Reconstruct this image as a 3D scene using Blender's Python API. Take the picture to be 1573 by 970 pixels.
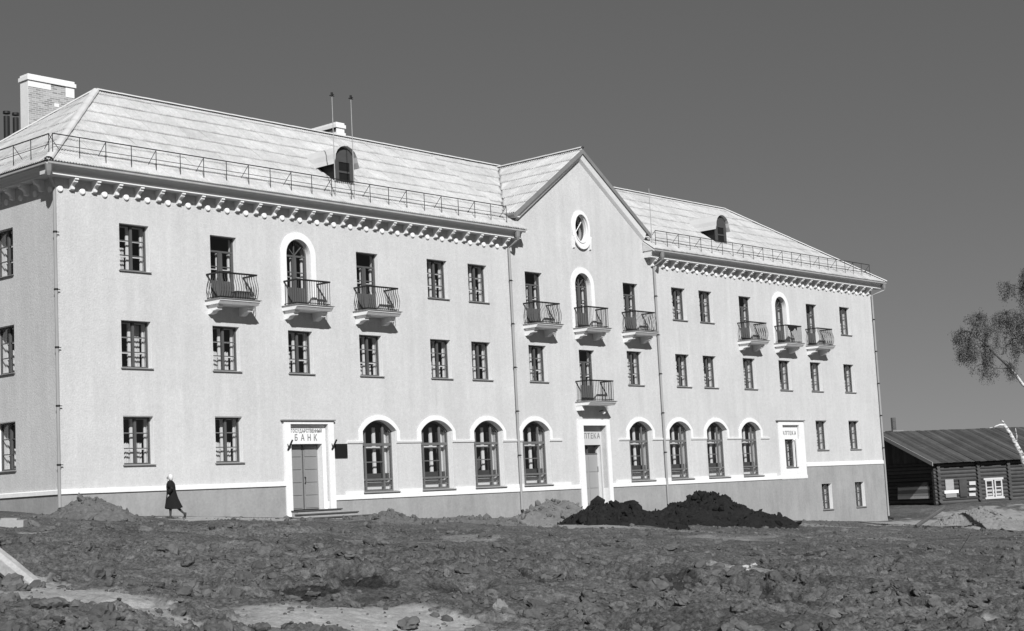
import bpy, bmesh, math, random
import numpy as np
from mathutils import Vector, Matrix, geometry

random.seed(7)
scene = bpy.context.scene
col = scene.collection
for o in list(bpy.data.objects):
    bpy.data.objects.remove(o)

# ------------------------------------------------------------------ camera, sky, sun, exposure
PW, PH, F = 1573.0, 970.0, 2396.05
CAM = Vector((-29.968, -46.462, -0.9146))
CROT = (math.radians(96.6017), math.radians(2.8713), math.radians(-48.8477))
cam = bpy.data.cameras.new('camera')
cam.sensor_width = 36.0
cam.lens = F / PW * 36.0
cam.clip_start, cam.clip_end = 0.2, 9000.0
cam_ob = bpy.data.objects.new('camera', cam)
col.objects.link(cam_ob)
cam_ob.location, cam_ob.rotation_euler = CAM, CROT
scene.camera = cam_ob
scene.render.resolution_x, scene.render.resolution_y = 1024, 631

SUN_DIR = Vector((0.65, 1.0, -0.80)).normalized()          # direction the light travels
world = bpy.data.worlds.new('World'); scene.world = world; world.use_nodes = True
wn = world.node_tree; wn.nodes.clear()
sky = wn.nodes.new('ShaderNodeTexSky'); sky.sky_type = 'NISHITA'; sky.sun_disc = False
sky.sun_elevation = math.asin(-SUN_DIR.z)
sky.sun_rotation = math.atan2(-SUN_DIR.x, -SUN_DIR.y)
sky.air_density, sky.dust_density, sky.ozone_density = 1.0, 0.1, 1.0
sepc = wn.nodes.new('ShaderNodeSeparateColor')             # red-filtered black and white film
bg = wn.nodes.new('ShaderNodeBackground'); bg.inputs['Strength'].default_value = 0.08
wo = wn.nodes.new('ShaderNodeOutputWorld')
film = wn.nodes.new('ShaderNodeMath'); film.operation = 'POWER'; film.inputs[1].default_value = 0.5      # flat response of the film to the sky's brightness
wn.links.new(sky.outputs[0], sepc.inputs[0]); wn.links.new(sepc.outputs[0], film.inputs[0]); wn.links.new(film.outputs[0], bg.inputs['Color'])
wn.links.new(bg.outputs[0], wo.inputs['Surface'])
sl = bpy.data.lights.new('sun', 'SUN'); sl.energy = 5.0; sl.angle = math.radians(0.53); sl.color = (1, 1, 1)
so = bpy.data.objects.new('sun', sl); col.objects.link(so)
so.rotation_euler = SUN_DIR.to_track_quat('-Z', 'Y').to_euler(); so.location = (-40, -60, 60)
scene.view_settings.view_transform = 'Standard'; scene.view_settings.look = 'None'
scene.view_settings.exposure = 0.1; scene.view_settings.gamma = 1.0
scene.view_settings.use_curve_mapping = False

from mathutils import Euler
CM = Euler(CROT, 'XYZ').to_matrix()
def ray(px, py):
    return CM @ Vector(((px - PW / 2) / F, -(py - PH / 2) / F, -1.0))
def at_depth(px, py, d): return CAM + ray(px, py) * d
def on_plane(px, py, ax, v):
    r = ray(px, py); return CAM + r * ((v - CAM[ax]) / r[ax])

# ------------------------------------------------------------------ materials (black and white)
def new_mat(name):
    m = bpy.data.materials.new(name); m.use_nodes = True
    n = m.node_tree; b = n.nodes['Principled BSDF']
    return m, n, b
def N(n, t, **k):
    x = n.nodes.new(t)
    for a, v in k.items(): setattr(x, a, v)
    return x
def math_node(n, op, a, b):
    x = N(n, 'ShaderNodeMath', operation=op)
    for i, v in enumerate((a, b)):
        if isinstance(v, (int, float)): x.inputs[i].default_value = v
        else: n.links.new(v, x.inputs[i])
    return x.outputs[0]
def noise(n, scale, detail=4, vec=None, rough=0.6, stretch=None):
    t = N(n, 'ShaderNodeTexNoise'); t.inputs['Scale'].default_value = scale
    t.inputs['Detail'].default_value = detail; t.inputs['Roughness'].default_value = rough
    if vec is None: vec = N(n, 'ShaderNodeNewGeometry').outputs['Position']
    if stretch:
        mp = N(n, 'ShaderNodeMapping'); mp.inputs['Scale'].default_value = stretch
        n.links.new(vec, mp.inputs['Vector']); vec = mp.outputs[0]
    n.links.new(vec, t.inputs['Vector']); return t.outputs['Fac']
def grey(name, v, rough=0.8, layers=(), bump=None, metal=0.0, rnd=0.0, island=0.0, spec=0.3):
    """layers: (scale, amplitude, stretch) noise that multiplies the grey value"""
    m, n, b = new_mat(name)
    out = None
    for sc, amp, st in layers:
        f = noise(n, sc, 5, None, 0.6, st)
        k = math_node(n, 'MULTIPLY_ADD', f, amp * 2.0); k.node.inputs[2].default_value = 1.0 - amp
        out = k if out is None else math_node(n, 'MULTIPLY', out, k)
    if rnd:
        oi = N(n, 'ShaderNodeObjectInfo').outputs['Random']
        k = math_node(n, 'MULTIPLY_ADD', oi, rnd * 2); k.node.inputs[2].default_value = 1 - rnd
        out = k if out is None else math_node(n, 'MULTIPLY', out, k)
    if island:
        oi = N(n, 'ShaderNodeNewGeometry').outputs['Random Per Island']
        k = math_node(n, 'MULTIPLY_ADD', oi, island * 2); k.node.inputs[2].default_value = 1 - island
        out = k if out is None else math_node(n, 'MULTIPLY', out, k)
    if out is None:
        b.inputs['Base Color'].default_value = (v, v, v, 1)
    else:
        o2 = math_node(n, 'MULTIPLY', out, v)
        cc = N(n, 'ShaderNodeCombineColor')
        for i in range(3): n.links.new(o2, cc.inputs[i])
        n.links.new(cc.outputs[0], b.inputs['Base Color'])
    b.inputs['Roughness'].default_value = rough
    b.inputs['Metallic'].default_value = metal
    b.inputs['Specular IOR Level'].default_value = spec
    if bump:
        sc, st = bump
        bp = N(n, 'ShaderNodeBump'); bp.inputs['Strength'].default_value = st; bp.inputs['Distance'].default_value = 0.02
        n.links.new(noise(n, sc, 6, None, 0.65), bp.inputs['Height']); n.links.new(bp.outputs[0], b.inputs['Normal'])
    return m

M = {}
M['plaster'] = grey('painted_plaster', 0.53, 0.9, [(0.30, 0.12, None), (1.1, 0.08, None), (6.0, 0.15, None), (17, 0.24, None), (2.6, 0.13, (1, 1, 0.07)), (0.7, 0.10, (1, 1, 0.3))], (14, 0.7))
M['plinth'] = grey('cement_plinth', 0.30, 0.9, [(0.45, 0.28, None), (2.2, 0.22, (1, 1, 0.25)), (10, 0.2, None)], (12, 0.5))
M['trim'] = grey('white_lime_trim', 0.76, 0.85, [(0.8, 0.08, None), (7, 0.10, None), (20, .12, None)], (12, 0.3))
M['soffit'] = grey('cornice_plaster', 0.62, 0.9, [(2.0, 0.08, None)])
def sheet_mat():
    m = grey('asbestos_cement_sheet', 0.44, 0.85, [(0.22, 0.24, None), (1.3, 0.26, None), (7, 0.30, None), (22, .2, None)], None, rnd=0.06, island=0.06)
    n = m.node_tree; b = n.nodes['Principled BSDF']; lk = b.inputs['Base Color'].links[0]; src = lk.from_socket
    at = N(n, 'ShaderNodeAttribute', attribute_name='lap')                      # dirt gathered along the lower edge of each sheet
    w = math_node(n, 'MULTIPLY_ADD', noise(n, 2.6, 6), 0.8); n_in = w.node; n_in.inputs[2].default_value = -0.38
    e = math_node(n, 'SUBTRACT', at.outputs['Fac'], w); mr = N(n, 'ShaderNodeMapRange'); mr.interpolation_type = 'SMOOTHSTEP'
    mr.inputs['From Min'].default_value = -0.02; mr.inputs['From Max'].default_value = 0.09; mr.inputs['To Min'].default_value = 0.74
    n.links.new(e, mr.inputs['Value'])
    cc = N(n, 'ShaderNodeCombineColor')
    for i in range(3): n.links.new(mr.outputs[0], cc.inputs[i])
    mx = N(n, 'ShaderNodeMix'); mx.data_type = 'RGBA'; mx.blend_type = 'MULTIPLY'; mx.inputs['Factor'].default_value = 1.0
    n.links.new(src, mx.inputs[6]); n.links.new(cc.outputs[0], mx.inputs[7]); n.links.new(mx.outputs[2], b.inputs['Base Color'])
    return m
M['sheet'] = sheet_mat()
M['sheetfar'] = grey('plain_cement_sheet', 0.48, 0.85, [(0.5, 0.12, None), (3.0, 0.14, None)])
M['cap'] = grey('ridge_cap_sheet', 0.55, 0.8, [(1.5, 0.15, None)])
M['zinc'] = grey('zinc_sheet', 0.20, 0.55, [(1.5, 0.25, None), (8, 0.15, None)], metal=0.0)
M['gutter'] = grey('galvanised_gutter', 0.36, 0.6, [(1.5, 0.2, None), (6, 0.2, None)])
M['pipe'] = grey('painted_downpipe', 0.30, 0.6, [(2.0, 0.25, (1, 1, 0.4))])
M['iron'] = grey('black_iron', 0.016, 0.6, [(6, 0.3, None)])
M['frame'] = grey('dark_painted_wood', 0.085, 0.6, [(5, 0.25, (1, 1, 0.2))])
M['frame_shop'] = grey('brown_painted_wood', 0.13, 0.6, [(5, 0.25, (1, 1, 0.2))])
M['inner'] = grey('white_painted_wood', 0.78, 0.5, [(4, 0.05, None)])
M['curtain'] = grey('white_cloth', 0.62, 0.9, [(6, 0.12, (1, 1, 0.05))])
M['cloth_dark'] = grey('dark_wool', 0.010, 0.95, [(20, 0.3, None)])
M['door'] = grey('grey_painted_door', 0.23, 0.6, [(3, 0.12, (1, 1, 0.15)), (18, 0.08, None)])
M['doorpale'] = grey('pale_painted_door', 0.30, 0.6, [(3, 0.12, (1, 1, 0.15))])
M['black'] = grey('black_board', 0.012, 0.5, [(6, 0.3, None)])
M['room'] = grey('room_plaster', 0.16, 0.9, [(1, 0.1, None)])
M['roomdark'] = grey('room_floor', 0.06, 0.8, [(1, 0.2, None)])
M['dormer'] = grey('dark_dormer_boards', 0.060, 0.8, [(6, 0.25, (0.3, 0.3, 1))])
M['letters'] = grey('grey_letters', 0.25, 0.7, [(6, 0.2, None)])
M['signpanel'] = grey('sign_panel', 0.52, 0.8, [(3, 0.08, None)])
M['concrete'] = grey('concrete_step', 0.33, 0.9, [(3, 0.2, None), (14, 0.15, None)], (12, 0.5))
M['tread'] = grey('worn_dark_tread', 0.07, 0.85, [(5, 0.25, None)])
M['darksoil'] = grey('black_earth', 0.017, 0.95, [(2.0, 0.5, None), (9, 0.6, None), (30, .4, None)], (9, 1.0), spec=0.1)
M['heap'] = grey('loose_soil', 0.115, 0.95, [(1.5, 0.35, None), (7, 0.5, None), (25, .3, None)], (9, 1.0), spec=0.1)
M['heappale'] = grey('sandy_clay', 0.19, 0.95, [(1.0, 0.35, None), (5, 0.45, None), (22, .3, None)], (9, 1.0), spec=0.1)
M['heapmid'] = grey('grey_clay', 0.145, 0.95, [(1.0, 0.35, None), (5, 0.5, None), (22, .3, None)], (9, 1.0), spec=0.1)
M['clod'] = grey('soil_clod', 0.102, 0.95, [(2.0, 0.35, None), (9, 0.45, None), (30, .3, None)], (16, 1.0), island=0.26, spec=0.1)
M['log'] = grey('weathered_log', 0.072, 0.85, [(2.5, 0.35, None), (12, 0.25, None)], (10, 0.6), rnd=0.3)
M['board'] = grey('roof_board', 0.062, 0.85, [(0.7, 0.5, None), (4, 0.4, None), (14, 0.3, None)], None, rnd=0.35)
M['beam'] = grey('grey_timber', 0.36, 0.85, [(2.5, 0.3, None), (9, 0.35, None), (30, 0.3, None)], (12, 0.5))
M['paleboard'] = grey('pale_board', 0.30, 0.85, [(3, 0.3, (1, 1, 6))], None, rnd=0.25)
M['stone'] = grey('pale_stone', 0.40, 0.9, [(4, 0.2, None)], (8, 0.6))
M['skin'] = grey('skin', 0.32, 0.7)
M['scarf'] = grey('white_headscarf', 0.62, 0.9)
M['stocking'] = grey('dark_stocking', 0.05, 0.9)
M['shoe'] = grey('dark_shoe', 0.03, 0.6)
M['leaf'] = grey('birch_leaf', 0.10, 0.7, [(3, 0.3, None)], None, island=0.4)

def birch_mat():
    m, n, b = new_mat('birch_bark')
    f = noise(n, 5.0, 4, None, 0.7, (1, 1, 2.5))
    r = N(n, 'ShaderNodeValToRGB'); r.color_ramp.elements[0].position = 0.40; r.color_ramp.elements[1].position = 0.50
    r.color_ramp.elements[0].color = (0.05, 0.05, 0.05, 1); r.color_ramp.elements[1].color = (0.62, 0.62, 0.62, 1)
    n.links.new(f, r.inputs[0]); n.links.new(r.outputs[0], b.inputs['Base Color']); b.inputs['Roughness'].default_value = 0.8
    return m
M['birch'] = birch_mat()
M['twig'] = grey('birch_twig', 0.07, 0.8)

def brick_mat(name, lo, hi, mortar):
    m, n, b = new_mat(name)
    t = N(n, 'ShaderNodeTexBrick')
    t.inputs['Color1'].default_value = (lo,) * 3 + (1,); t.inputs['Color2'].default_value = (hi,) * 3 + (1,)
    t.inputs['Mortar'].default_value = (mortar,) * 3 + (1,)
    t.inputs['Scale'].default_value = 1.0; t.inputs['Brick Width'].default_value = 0.26; t.inputs['Row Height'].default_value = 0.085
    t.inputs['Mortar Size'].default_value = 0.012
    g = N(n, 'ShaderNodeNewGeometry').outputs['Position']
    s = N(n, 'ShaderNodeSeparateXYZ'); n.links.new(g, s.inputs[0])
    c = N(n, 'ShaderNodeCombineXYZ')
    n.links.new(math_node(n, 'ADD', s.outputs[0], s.outputs[1]), c.inputs[0]); n.links.new(s.outputs[2], c.inputs[1])
    n.links.new(c.outputs[0], t.inputs['Vector']); n.links.new(t.outputs['Color'], b.inputs['Base Color'])
    b.inputs['Roughness'].default_value = 0.9
    return m
M['brick'] = brick_mat('limed_brick', 0.20, 0.42, 0.50)
M['brickdark'] = brick_mat('sooty_brick', 0.045, 0.09, 0.12)

def glass_mat():
    m = bpy.data.materials.new('window_glass'); m.use_nodes = True; n = m.node_tree; n.nodes.clear()
    tr = N(n, 'ShaderNodeBsdfTransparent'); tr.inputs[0].default_value = (0.86, 0.86, 0.86, 1)
    gl = N(n, 'ShaderNodeBsdfGlossy'); gl.inputs['Roughness'].default_value = 0.015
    ge = N(n, 'ShaderNodeNewGeometry'); dt = N(n, 'ShaderNodeVectorMath', operation='DOT_PRODUCT')
    n.links.new(ge.outputs['Incoming'], dt.inputs[0]); n.links.new(ge.outputs['Normal'], dt.inputs[1])
    c1_ = math_node(n, 'SUBTRACT', 1.0, math_node(n, 'ABSOLUTE', dt.outputs['Value'], 0.0))
    fz = math_node(n, 'MULTIPLY_ADD', math_node(n, 'POWER', c1_, 5.0), 0.92); fz.node.inputs[2].default_value = 0.07
    bp = N(n, 'ShaderNodeBump'); bp.inputs['Strength'].default_value = 0.05; bp.inputs['Distance'].default_value = 0.05
    n.links.new(noise(n, 2.5, 2), bp.inputs['Height']); n.links.new(bp.outputs[0], gl.inputs['Normal'])
    mx = N(n, 'ShaderNodeMixShader'); o = N(n, 'ShaderNodeOutputMaterial')
    n.links.new(fz, mx.inputs[0]); n.links.new(tr.outputs[0], mx.inputs[1]); n.links.new(gl.outputs[0], mx.inputs[2])
    n.links.new(mx.outputs[0], o.inputs['Surface']); return m
M['glass'] = glass_mat()

def ground_mat():
    m, n, b = new_mat('dug_up_soil')
    at = N(n, 'ShaderNodeAttribute', attribute_name='sand')
    f1 = noise(n, 0.22, 6, None, 0.7); f2 = noise(n, 1.7, 8, None, 0.75); f3 = noise(n, 13.0, 8, None, 0.75); f4 = noise(n, 40.0, 3)
    def ramp(f, a, b, lo, hi):
        r = N(n, 'ShaderNodeMapRange'); r.inputs['From Min'].default_value = a; r.inputs['From Max'].default_value = b
        r.inputs['To Min'].default_value = lo; r.inputs['To Max'].default_value = hi; n.links.new(f, r.inputs['Value']); return r.outputs[0]
    def lay(v, *rs):
        k = rs[0]
        for x in rs[1:]: k = math_node(n, 'MULTIPLY', k, x)
        return math_node(n, 'MULTIPLY', k, v)
    soil0 = lay(0.112, ramp(f1, .3, .7, .62, 1.30), ramp(f2, .3, .7, .62, 1.38), ramp(f3, .36, .62, .42, 1.45), ramp(f4, .3, .7, .75, 1.25))
    soil = math_node(n, 'MULTIPLY', soil0, math_node(n, 'SUBTRACT', 1.0, math_node(n, 'MULTIPLY', N(n, 'ShaderNodeAttribute', attribute_name='moist').outputs['Fac'], 0.62)))
    sand = lay(0.37, ramp(f2, .3, .7, .75, 1.2), ramp(f3, .3, .7, .75, 1.2), ramp(f4, .3, .7, .85, 1.15))
    mx = N(n, 'ShaderNodeMix'); mx.data_type = 'FLOAT'
    n.links.new(at.outputs['Fac'], mx.inputs['Factor']); n.links.new(soil, mx.inputs['A']); n.links.new(sand, mx.inputs['B'])
    cc = N(n, 'ShaderNodeCombineColor')
    for i in range(3): n.links.new(mx.outputs['Result'], cc.inputs[i])
    n.links.new(cc.outputs[0], b.inputs['Base Color']); b.inputs['Roughness'].default_value = 0.95
    b.inputs['Specular IOR Level'].default_value = 0.1
    bp = N(n, 'ShaderNodeBump'); bp.inputs['Strength'].default_value = 0.7; bp.inputs['Distance'].default_value = 0.03
    n.links.new(f3, bp.inputs['Height']); n.links.new(bp.outputs[0], b.inputs['Normal']); bp.inputs['Distance'].default_value = 0.06
    return m
M['ground'] = ground_mat()

# ------------------------------------------------------------------ mesh helpers
class MB:
    def __init__(s): s.v, s.f = [], []
    def add(s, vs, fs):
        o = len(s.v); s.v += [tuple(v) for v in vs]; s.f += [tuple(i + o for i in f) for f in fs]; return s
    def box(s, x0, x1, y0, y1, z0, z1):
        return s.add([(x0, y0, z0), (x1, y0, z0), (x1, y1, z0), (x0, y1, z0), (x0, y0, z1), (x1, y0, z1), (x1, y1, z1), (x0, y1, z1)],
                     [(0, 3, 2, 1), (4, 5, 6, 7), (0, 1, 5, 4), (1, 2, 6, 5), (2, 3, 7, 6), (3, 0, 4, 7)])
    def hexa(s, lo, hi):               # two quads of four points each
        return s.add(list(lo) + list(hi), [(0, 3, 2, 1), (4, 5, 6, 7), (0, 1, 5, 4), (1, 2, 6, 5), (2, 3, 7, 6), (3, 0, 4, 7)])
    def prism(s, prof, a, b, ax):      # profile of 2-D points swept from a to b along axis ax ('x' : profile is (y, z); 'y' : (x, z))
        n = len(prof)
        P = (lambda t, p: (t, p[0], p[1])) if ax == 'x' else (lambda t, p: (p[0], t, p[1]))
        vs = [P(a, p) for p in prof] + [P(b, p) for p in prof]
        return s.add(vs, [tuple(range(n))[::-1], tuple(range(n, 2 * n))] + [(i, (i + 1) % n, n + (i + 1) % n, n + i) for i in range(n)])
    def tube(s, pts, r, n=8, cap=True):
        pts = [Vector(p) for p in pts]; rs = r if isinstance(r, (list, tuple)) else [r] * len(pts)
        up = Vector((0, 0, 1)); vs = []
        for i, p in enumerate(pts):
            t = (pts[min(i + 1, len(pts) - 1)] - pts[max(i - 1, 0)]).normalized()
            a = t.cross(up)
            if a.length < 1e-3: a = t.cross(Vector((0, 1, 0)))
            a.normalize(); b = t.cross(a)
            vs += [p + (a * math.cos(2 * math.pi * k / n) + b * math.sin(2 * math.pi * k / n)) * rs[i] for k in range(n)]
        fs = [(i * n + k, i * n + (k + 1) % n, (i + 1) * n + (k + 1) % n, (i + 1) * n + k) for i in range(len(pts) - 1) for k in range(n)]
        if cap: fs += [tuple(range(n))[::-1], tuple(range((len(pts) - 1) * n, len(pts) * n))]
        return s.add(vs, fs)
    def mesh(s, name, mat, smooth=False):
        me = bpy.data.meshes.new(name); me.from_pydata(s.v, [], s.f)
        bm = bmesh.new(); bm.from_mesh(me); bmesh.ops.recalc_face_normals(bm, faces=bm.faces); bm.to_mesh(me); bm.free()
        if mat: me.materials.append(M[mat])
        if smooth:
            for p in me.polygons: p.use_smooth = True
        return me
    def build(s, name, mat, parent=None, loc=None, smooth=False):
        return place(name, s.mesh(name, mat, smooth), parent, loc)
WL = {}
def place(name, me, parent=None, loc=None, world=True):
    """vertices are in world coordinates unless loc says where the mesh origin stands"""
    o = bpy.data.objects.new(name, me); col.objects.link(o)
    if parent is not None:
        o.parent = parent
        base = WL.get(parent.name, Vector((0, 0, 0)))
        o.location = (Vector(loc) if loc is not None else Vector((0, 0, 0))) - base
        WL[o.name] = Vector(loc) if loc is not None else Vector((0, 0, 0))
    elif loc is not None:
        o.location = loc; WL[o.name] = Vector(loc)
    else: WL[o.name] = Vector((0, 0, 0))
    return o
def child(name, me, parent, loc=(0, 0, 0), rot=None):
    """a part in its parent's own frame"""
    o = bpy.data.objects.new(name, me); col.objects.link(o); o.parent = parent; o.location = loc
    if rot is not None: o.rotation_euler = rot
    return o
def empty(name, loc, rz=0.0):
    o = bpy.data.objects.new(name, None); col.objects.link(o); o.location = loc; o.rotation_euler = (0, 0, rz)
    o.empty_display_size = 0.3; WL[o.name] = Vector(loc); return o
def tag(o, label, cat, group=None, kind=None):
    o['label'] = label; o['category'] = cat
    if group: o['group'] = group
    if kind: o['kind'] = kind
    return o

def inside(p, poly):
    x, y = p; r = False; n = len(poly)
    for i in range(n):
        x1, y1 = poly[i]; x2, y2 = poly[(i + 1) % n]
        if (y1 > y) != (y2 > y) and x < (x2 - x1) * (y - y1) / (y2 - y1) + x1: r = not r
    return r
def slab_poly(outer, holes, t0, t1, ax='y'):
    """solid plate: outline with holes in (a, z), thickness from t0 to t1 along ax"""
    pts, edges = [], []
    for lp in [outer] + holes:
        o = len(pts); pts += [Vector(p) for p in lp]; edges += [(o + i, o + (i + 1) % len(lp)) for i in range(len(lp))]
    vs, es, fs, *_ = geometry.delaunay_2d_cdt(pts, edges, [], 0, 1e-5)
    keep = []
    for f in fs:
        c = sum((vs[i] for i in f), Vector((0, 0))) / len(f)
        if inside(c, outer) and not any(inside(c, h) for h in holes): keep.append(f)
    P = (lambda p, t: (p[0], t, p[1])) if ax == 'y' else (lambda p, t: (t, p[0], p[1]))
    m = MB(); n = len(vs)
    m.v = [P(p, t0) for p in vs] + [P(p, t1) for p in vs]
    m.f = [tuple(f) for f in keep] + [tuple(n + i for i in f)[::-1] for f in keep]
    cnt = {}
    for f in keep:
        for i in range(len(f)):
            e = (f[i], f[(i + 1) % len(f)]); cnt[e] = cnt.get(e, 0) + 1
    for (a, b) in cnt:
        if (b, a) not in cnt: m.f.append((a, n + a, n + b, b))
    return m
def arch_pts(x0, x1, z0, zs, zt, n=14):
    """opening with a segmental or round head: springs at zs, crown at zt"""
    c = (x0 + x1) / 2; w = (x1 - x0) / 2; h = zt - zs
    if abs(h - w) < 1e-6 or h >= w:
        arc = [(c + w * math.cos(a), zs + h * math.sin(a)) for a in [math.pi * i / n for i in range(n + 1)]]
    else:
        R = (w * w + h * h) / (2 * h); cz = zt - R; a0 = math.asin(w / R)
        arc = [(c + R * math.sin(a), cz + R * math.cos(a)) for a in [a0 - 2 * a0 * i / n for i in range(n + 1)]]
    return [(x0, z0), (x1, z0)] + arc if h > 0 else [(x0, z0), (x1, z0), (x1, zs), (x0, zs)]
def rect(x0, x1, z0, z1): return [(x0, z0), (x1, z0), (x1, z1), (x0, z1)]

# ------------------------------------------------------------------ ground
def perm_noise(x, y, seed):
    r = np.random.RandomState(seed); g = r.rand(256, 256) * 2 * np.pi
    xi = np.floor(x).astype(np.int64); yi = np.floor(y).astype(np.int64); xf = x - xi; yf = y - yi
    u = xf * xf * xf * (xf * (xf * 6 - 15) + 10); v = yf * yf * yf * (yf * (yf * 6 - 15) + 10)
    def d(i, j):
        a = g[(xi + i) & 255, (yi + j) & 255]; return np.cos(a) * (xf - i) + np.sin(a) * (yf - j)
    return ((d(0, 0) * (1 - u) + d(1, 0) * u) * (1 - v) + (d(0, 1) * (1 - u) + d(1, 1) * u) * v) * 1.5
def sstep(a, b, x):
    t = np.clip((x - a) / (b - a), 0, 1); return t * t * (3 - 2 * t)
def base_z(X, Y):
    X = np.asarray(X, float); Y = np.asarray(Y, float)
    Xc = np.clip(X, -45, 57); Yc = np.clip(Y, -52, 6)
    z = -0.8 - 0.0485 * Xc + 0.068 * Yc
    tgt = -2.95
    z = z + (tgt - z) * sstep(58, 70, X + 0.45 * np.minimum(Y, 0))
    z = z + (-2.9 - z) * sstep(110, 240, np.hypot(X, Y))
    return z
MOIST = []
SAND = []      # (x, y, half length, half width, angle, strength)
def sand_mask(X, Y, SAND=SAND):
    w1 = perm_noise(X * 0.5, Y * 0.5, 31) * 0.5 + perm_noise(X * 1.7, Y * 1.7, 32) * 0.35 + perm_noise(X * 5, Y * 5, 33) * 0.2
    s = np.zeros_like(X)
    for (x, y, a, b, t, k) in SAND:
        dx, dy = X - x, Y - y; u = dx * math.cos(t) + dy * math.sin(t); v = -dx * math.sin(t) + dy * math.cos(t)
        d = np.sqrt((u / a) ** 2 + (v / b) ** 2) + w1 * 0.65
        s = np.maximum(s, k * (1 - sstep(0.75, 1.05, d)))
    return s
def gpx(px, py):           # where a pixel's ray meets the ground
    r = ray(px, py); t = 8.0
    while t < 220:
        P = CAM + r * t
        if P.z < float(base_z(P.x, P.y)): return P
        t += 0.1
    return CAM + r * 220
VIEW_ANG = math.atan2(ray(786, 900).y, ray(786, 900).x)
def sand_px(px, py, wpx, hpx, k=1.0, lst=SAND):      # patch given by its centre and its extent as seen along the ground
    c = gpx(px, py); l = gpx(px - wpx, py); f = gpx(px, py - hpx)
    a = (c - l).to_2d().length; b = (c - f).to_2d().length; d = (c - l).to_2d()
    lst.append((c.x, c.y, a, b, math.atan2(d.y, d.x), k))
sand_px(560, 940, 260, 20); sand_px(800, 962, 90, 8, .8); sand_px(120, 935, 150, 18, .9); sand_px(30, 900, 80, 18, .8)
sand_px(245, 952, 70, 10, .8); sand_px(90, 818, 130, 3, .7); sand_px(365, 799, 110, 3, .9); sand_px(1460, 806, 140, 7, .75)
sand_px(1420, 962, 90, 8, .8); sand_px(1520, 955, 90, 9, .85); sand_px(1130, 868, 40, 3, .6); sand_px(840, 806, 60, 6, .6)
sand_px(1250, 828, 200, 2, .35); sand_px(640, 832, 180, 2, .35); sand_px(1180, 805, 60, 4, .45)

for q in ((640, 861, 95, 5), (500, 866, 60, 3), (770, 863, 50, 3), (775, 890, 16, 10), (1105, 850, 50, 4), (1320, 887, 30, 6), (1395, 852, 45, 4), (960, 845, 60, 2.5), (860, 878, 55, 5), (450, 905, 60, 5), (700, 905, 70, 5),
          (120, 868, 60, 3), (250, 845, 90, 2.5), (1000, 900, 60, 6), (1180, 915, 40, 8), (1420, 920, 40, 10), (1210, 850, 60, 3), (330, 880, 40, 4), (70, 895, 40, 4), (1490, 880, 60, 4), (560, 900, 45, 6), (950, 940, 60, 8), (1290, 940, 45, 8)): sand_px(*q, .95, MOIST)
RUTS = []
def rut_px(pts): RUTS.append([gpx(*p).to_2d() for p in pts])
rut_px([(-60, 842), (250, 839), (520, 846), (800, 842), (1100, 834), (1650, 826)]); rut_px([(-60, 850), (250, 846), (520, 854), (800, 850), (1100, 841), (1650, 832)])
rut_px([(-60, 876), (350, 868), (640, 872), (1000, 862), (1650, 852)]); rut_px([(-60, 826), (200, 823), (500, 826), (900, 822)])
def rut_field(X, Y):
    best = np.full(X.shape, 9.0)
    wx = X + 0.5 * perm_noise(X * .3, Y * .3, 41) + .12 * perm_noise(X * 1.6, Y * 1.6, 43); wy = Y + 0.5 * perm_noise(X * .3 + 7, Y * .3, 42)
    for ln in RUTS:
        for a, b in zip(ln, ln[1:]):
            d = b - a; t = np.clip(((wx - a.x) * d.x + (wy - a.y) * d.y) / d.length_squared, 0, 1)
            best = np.minimum(best, np.hypot(wx - a.x - t * d.x, wy - a.y - t * d.y))
    return best
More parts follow.
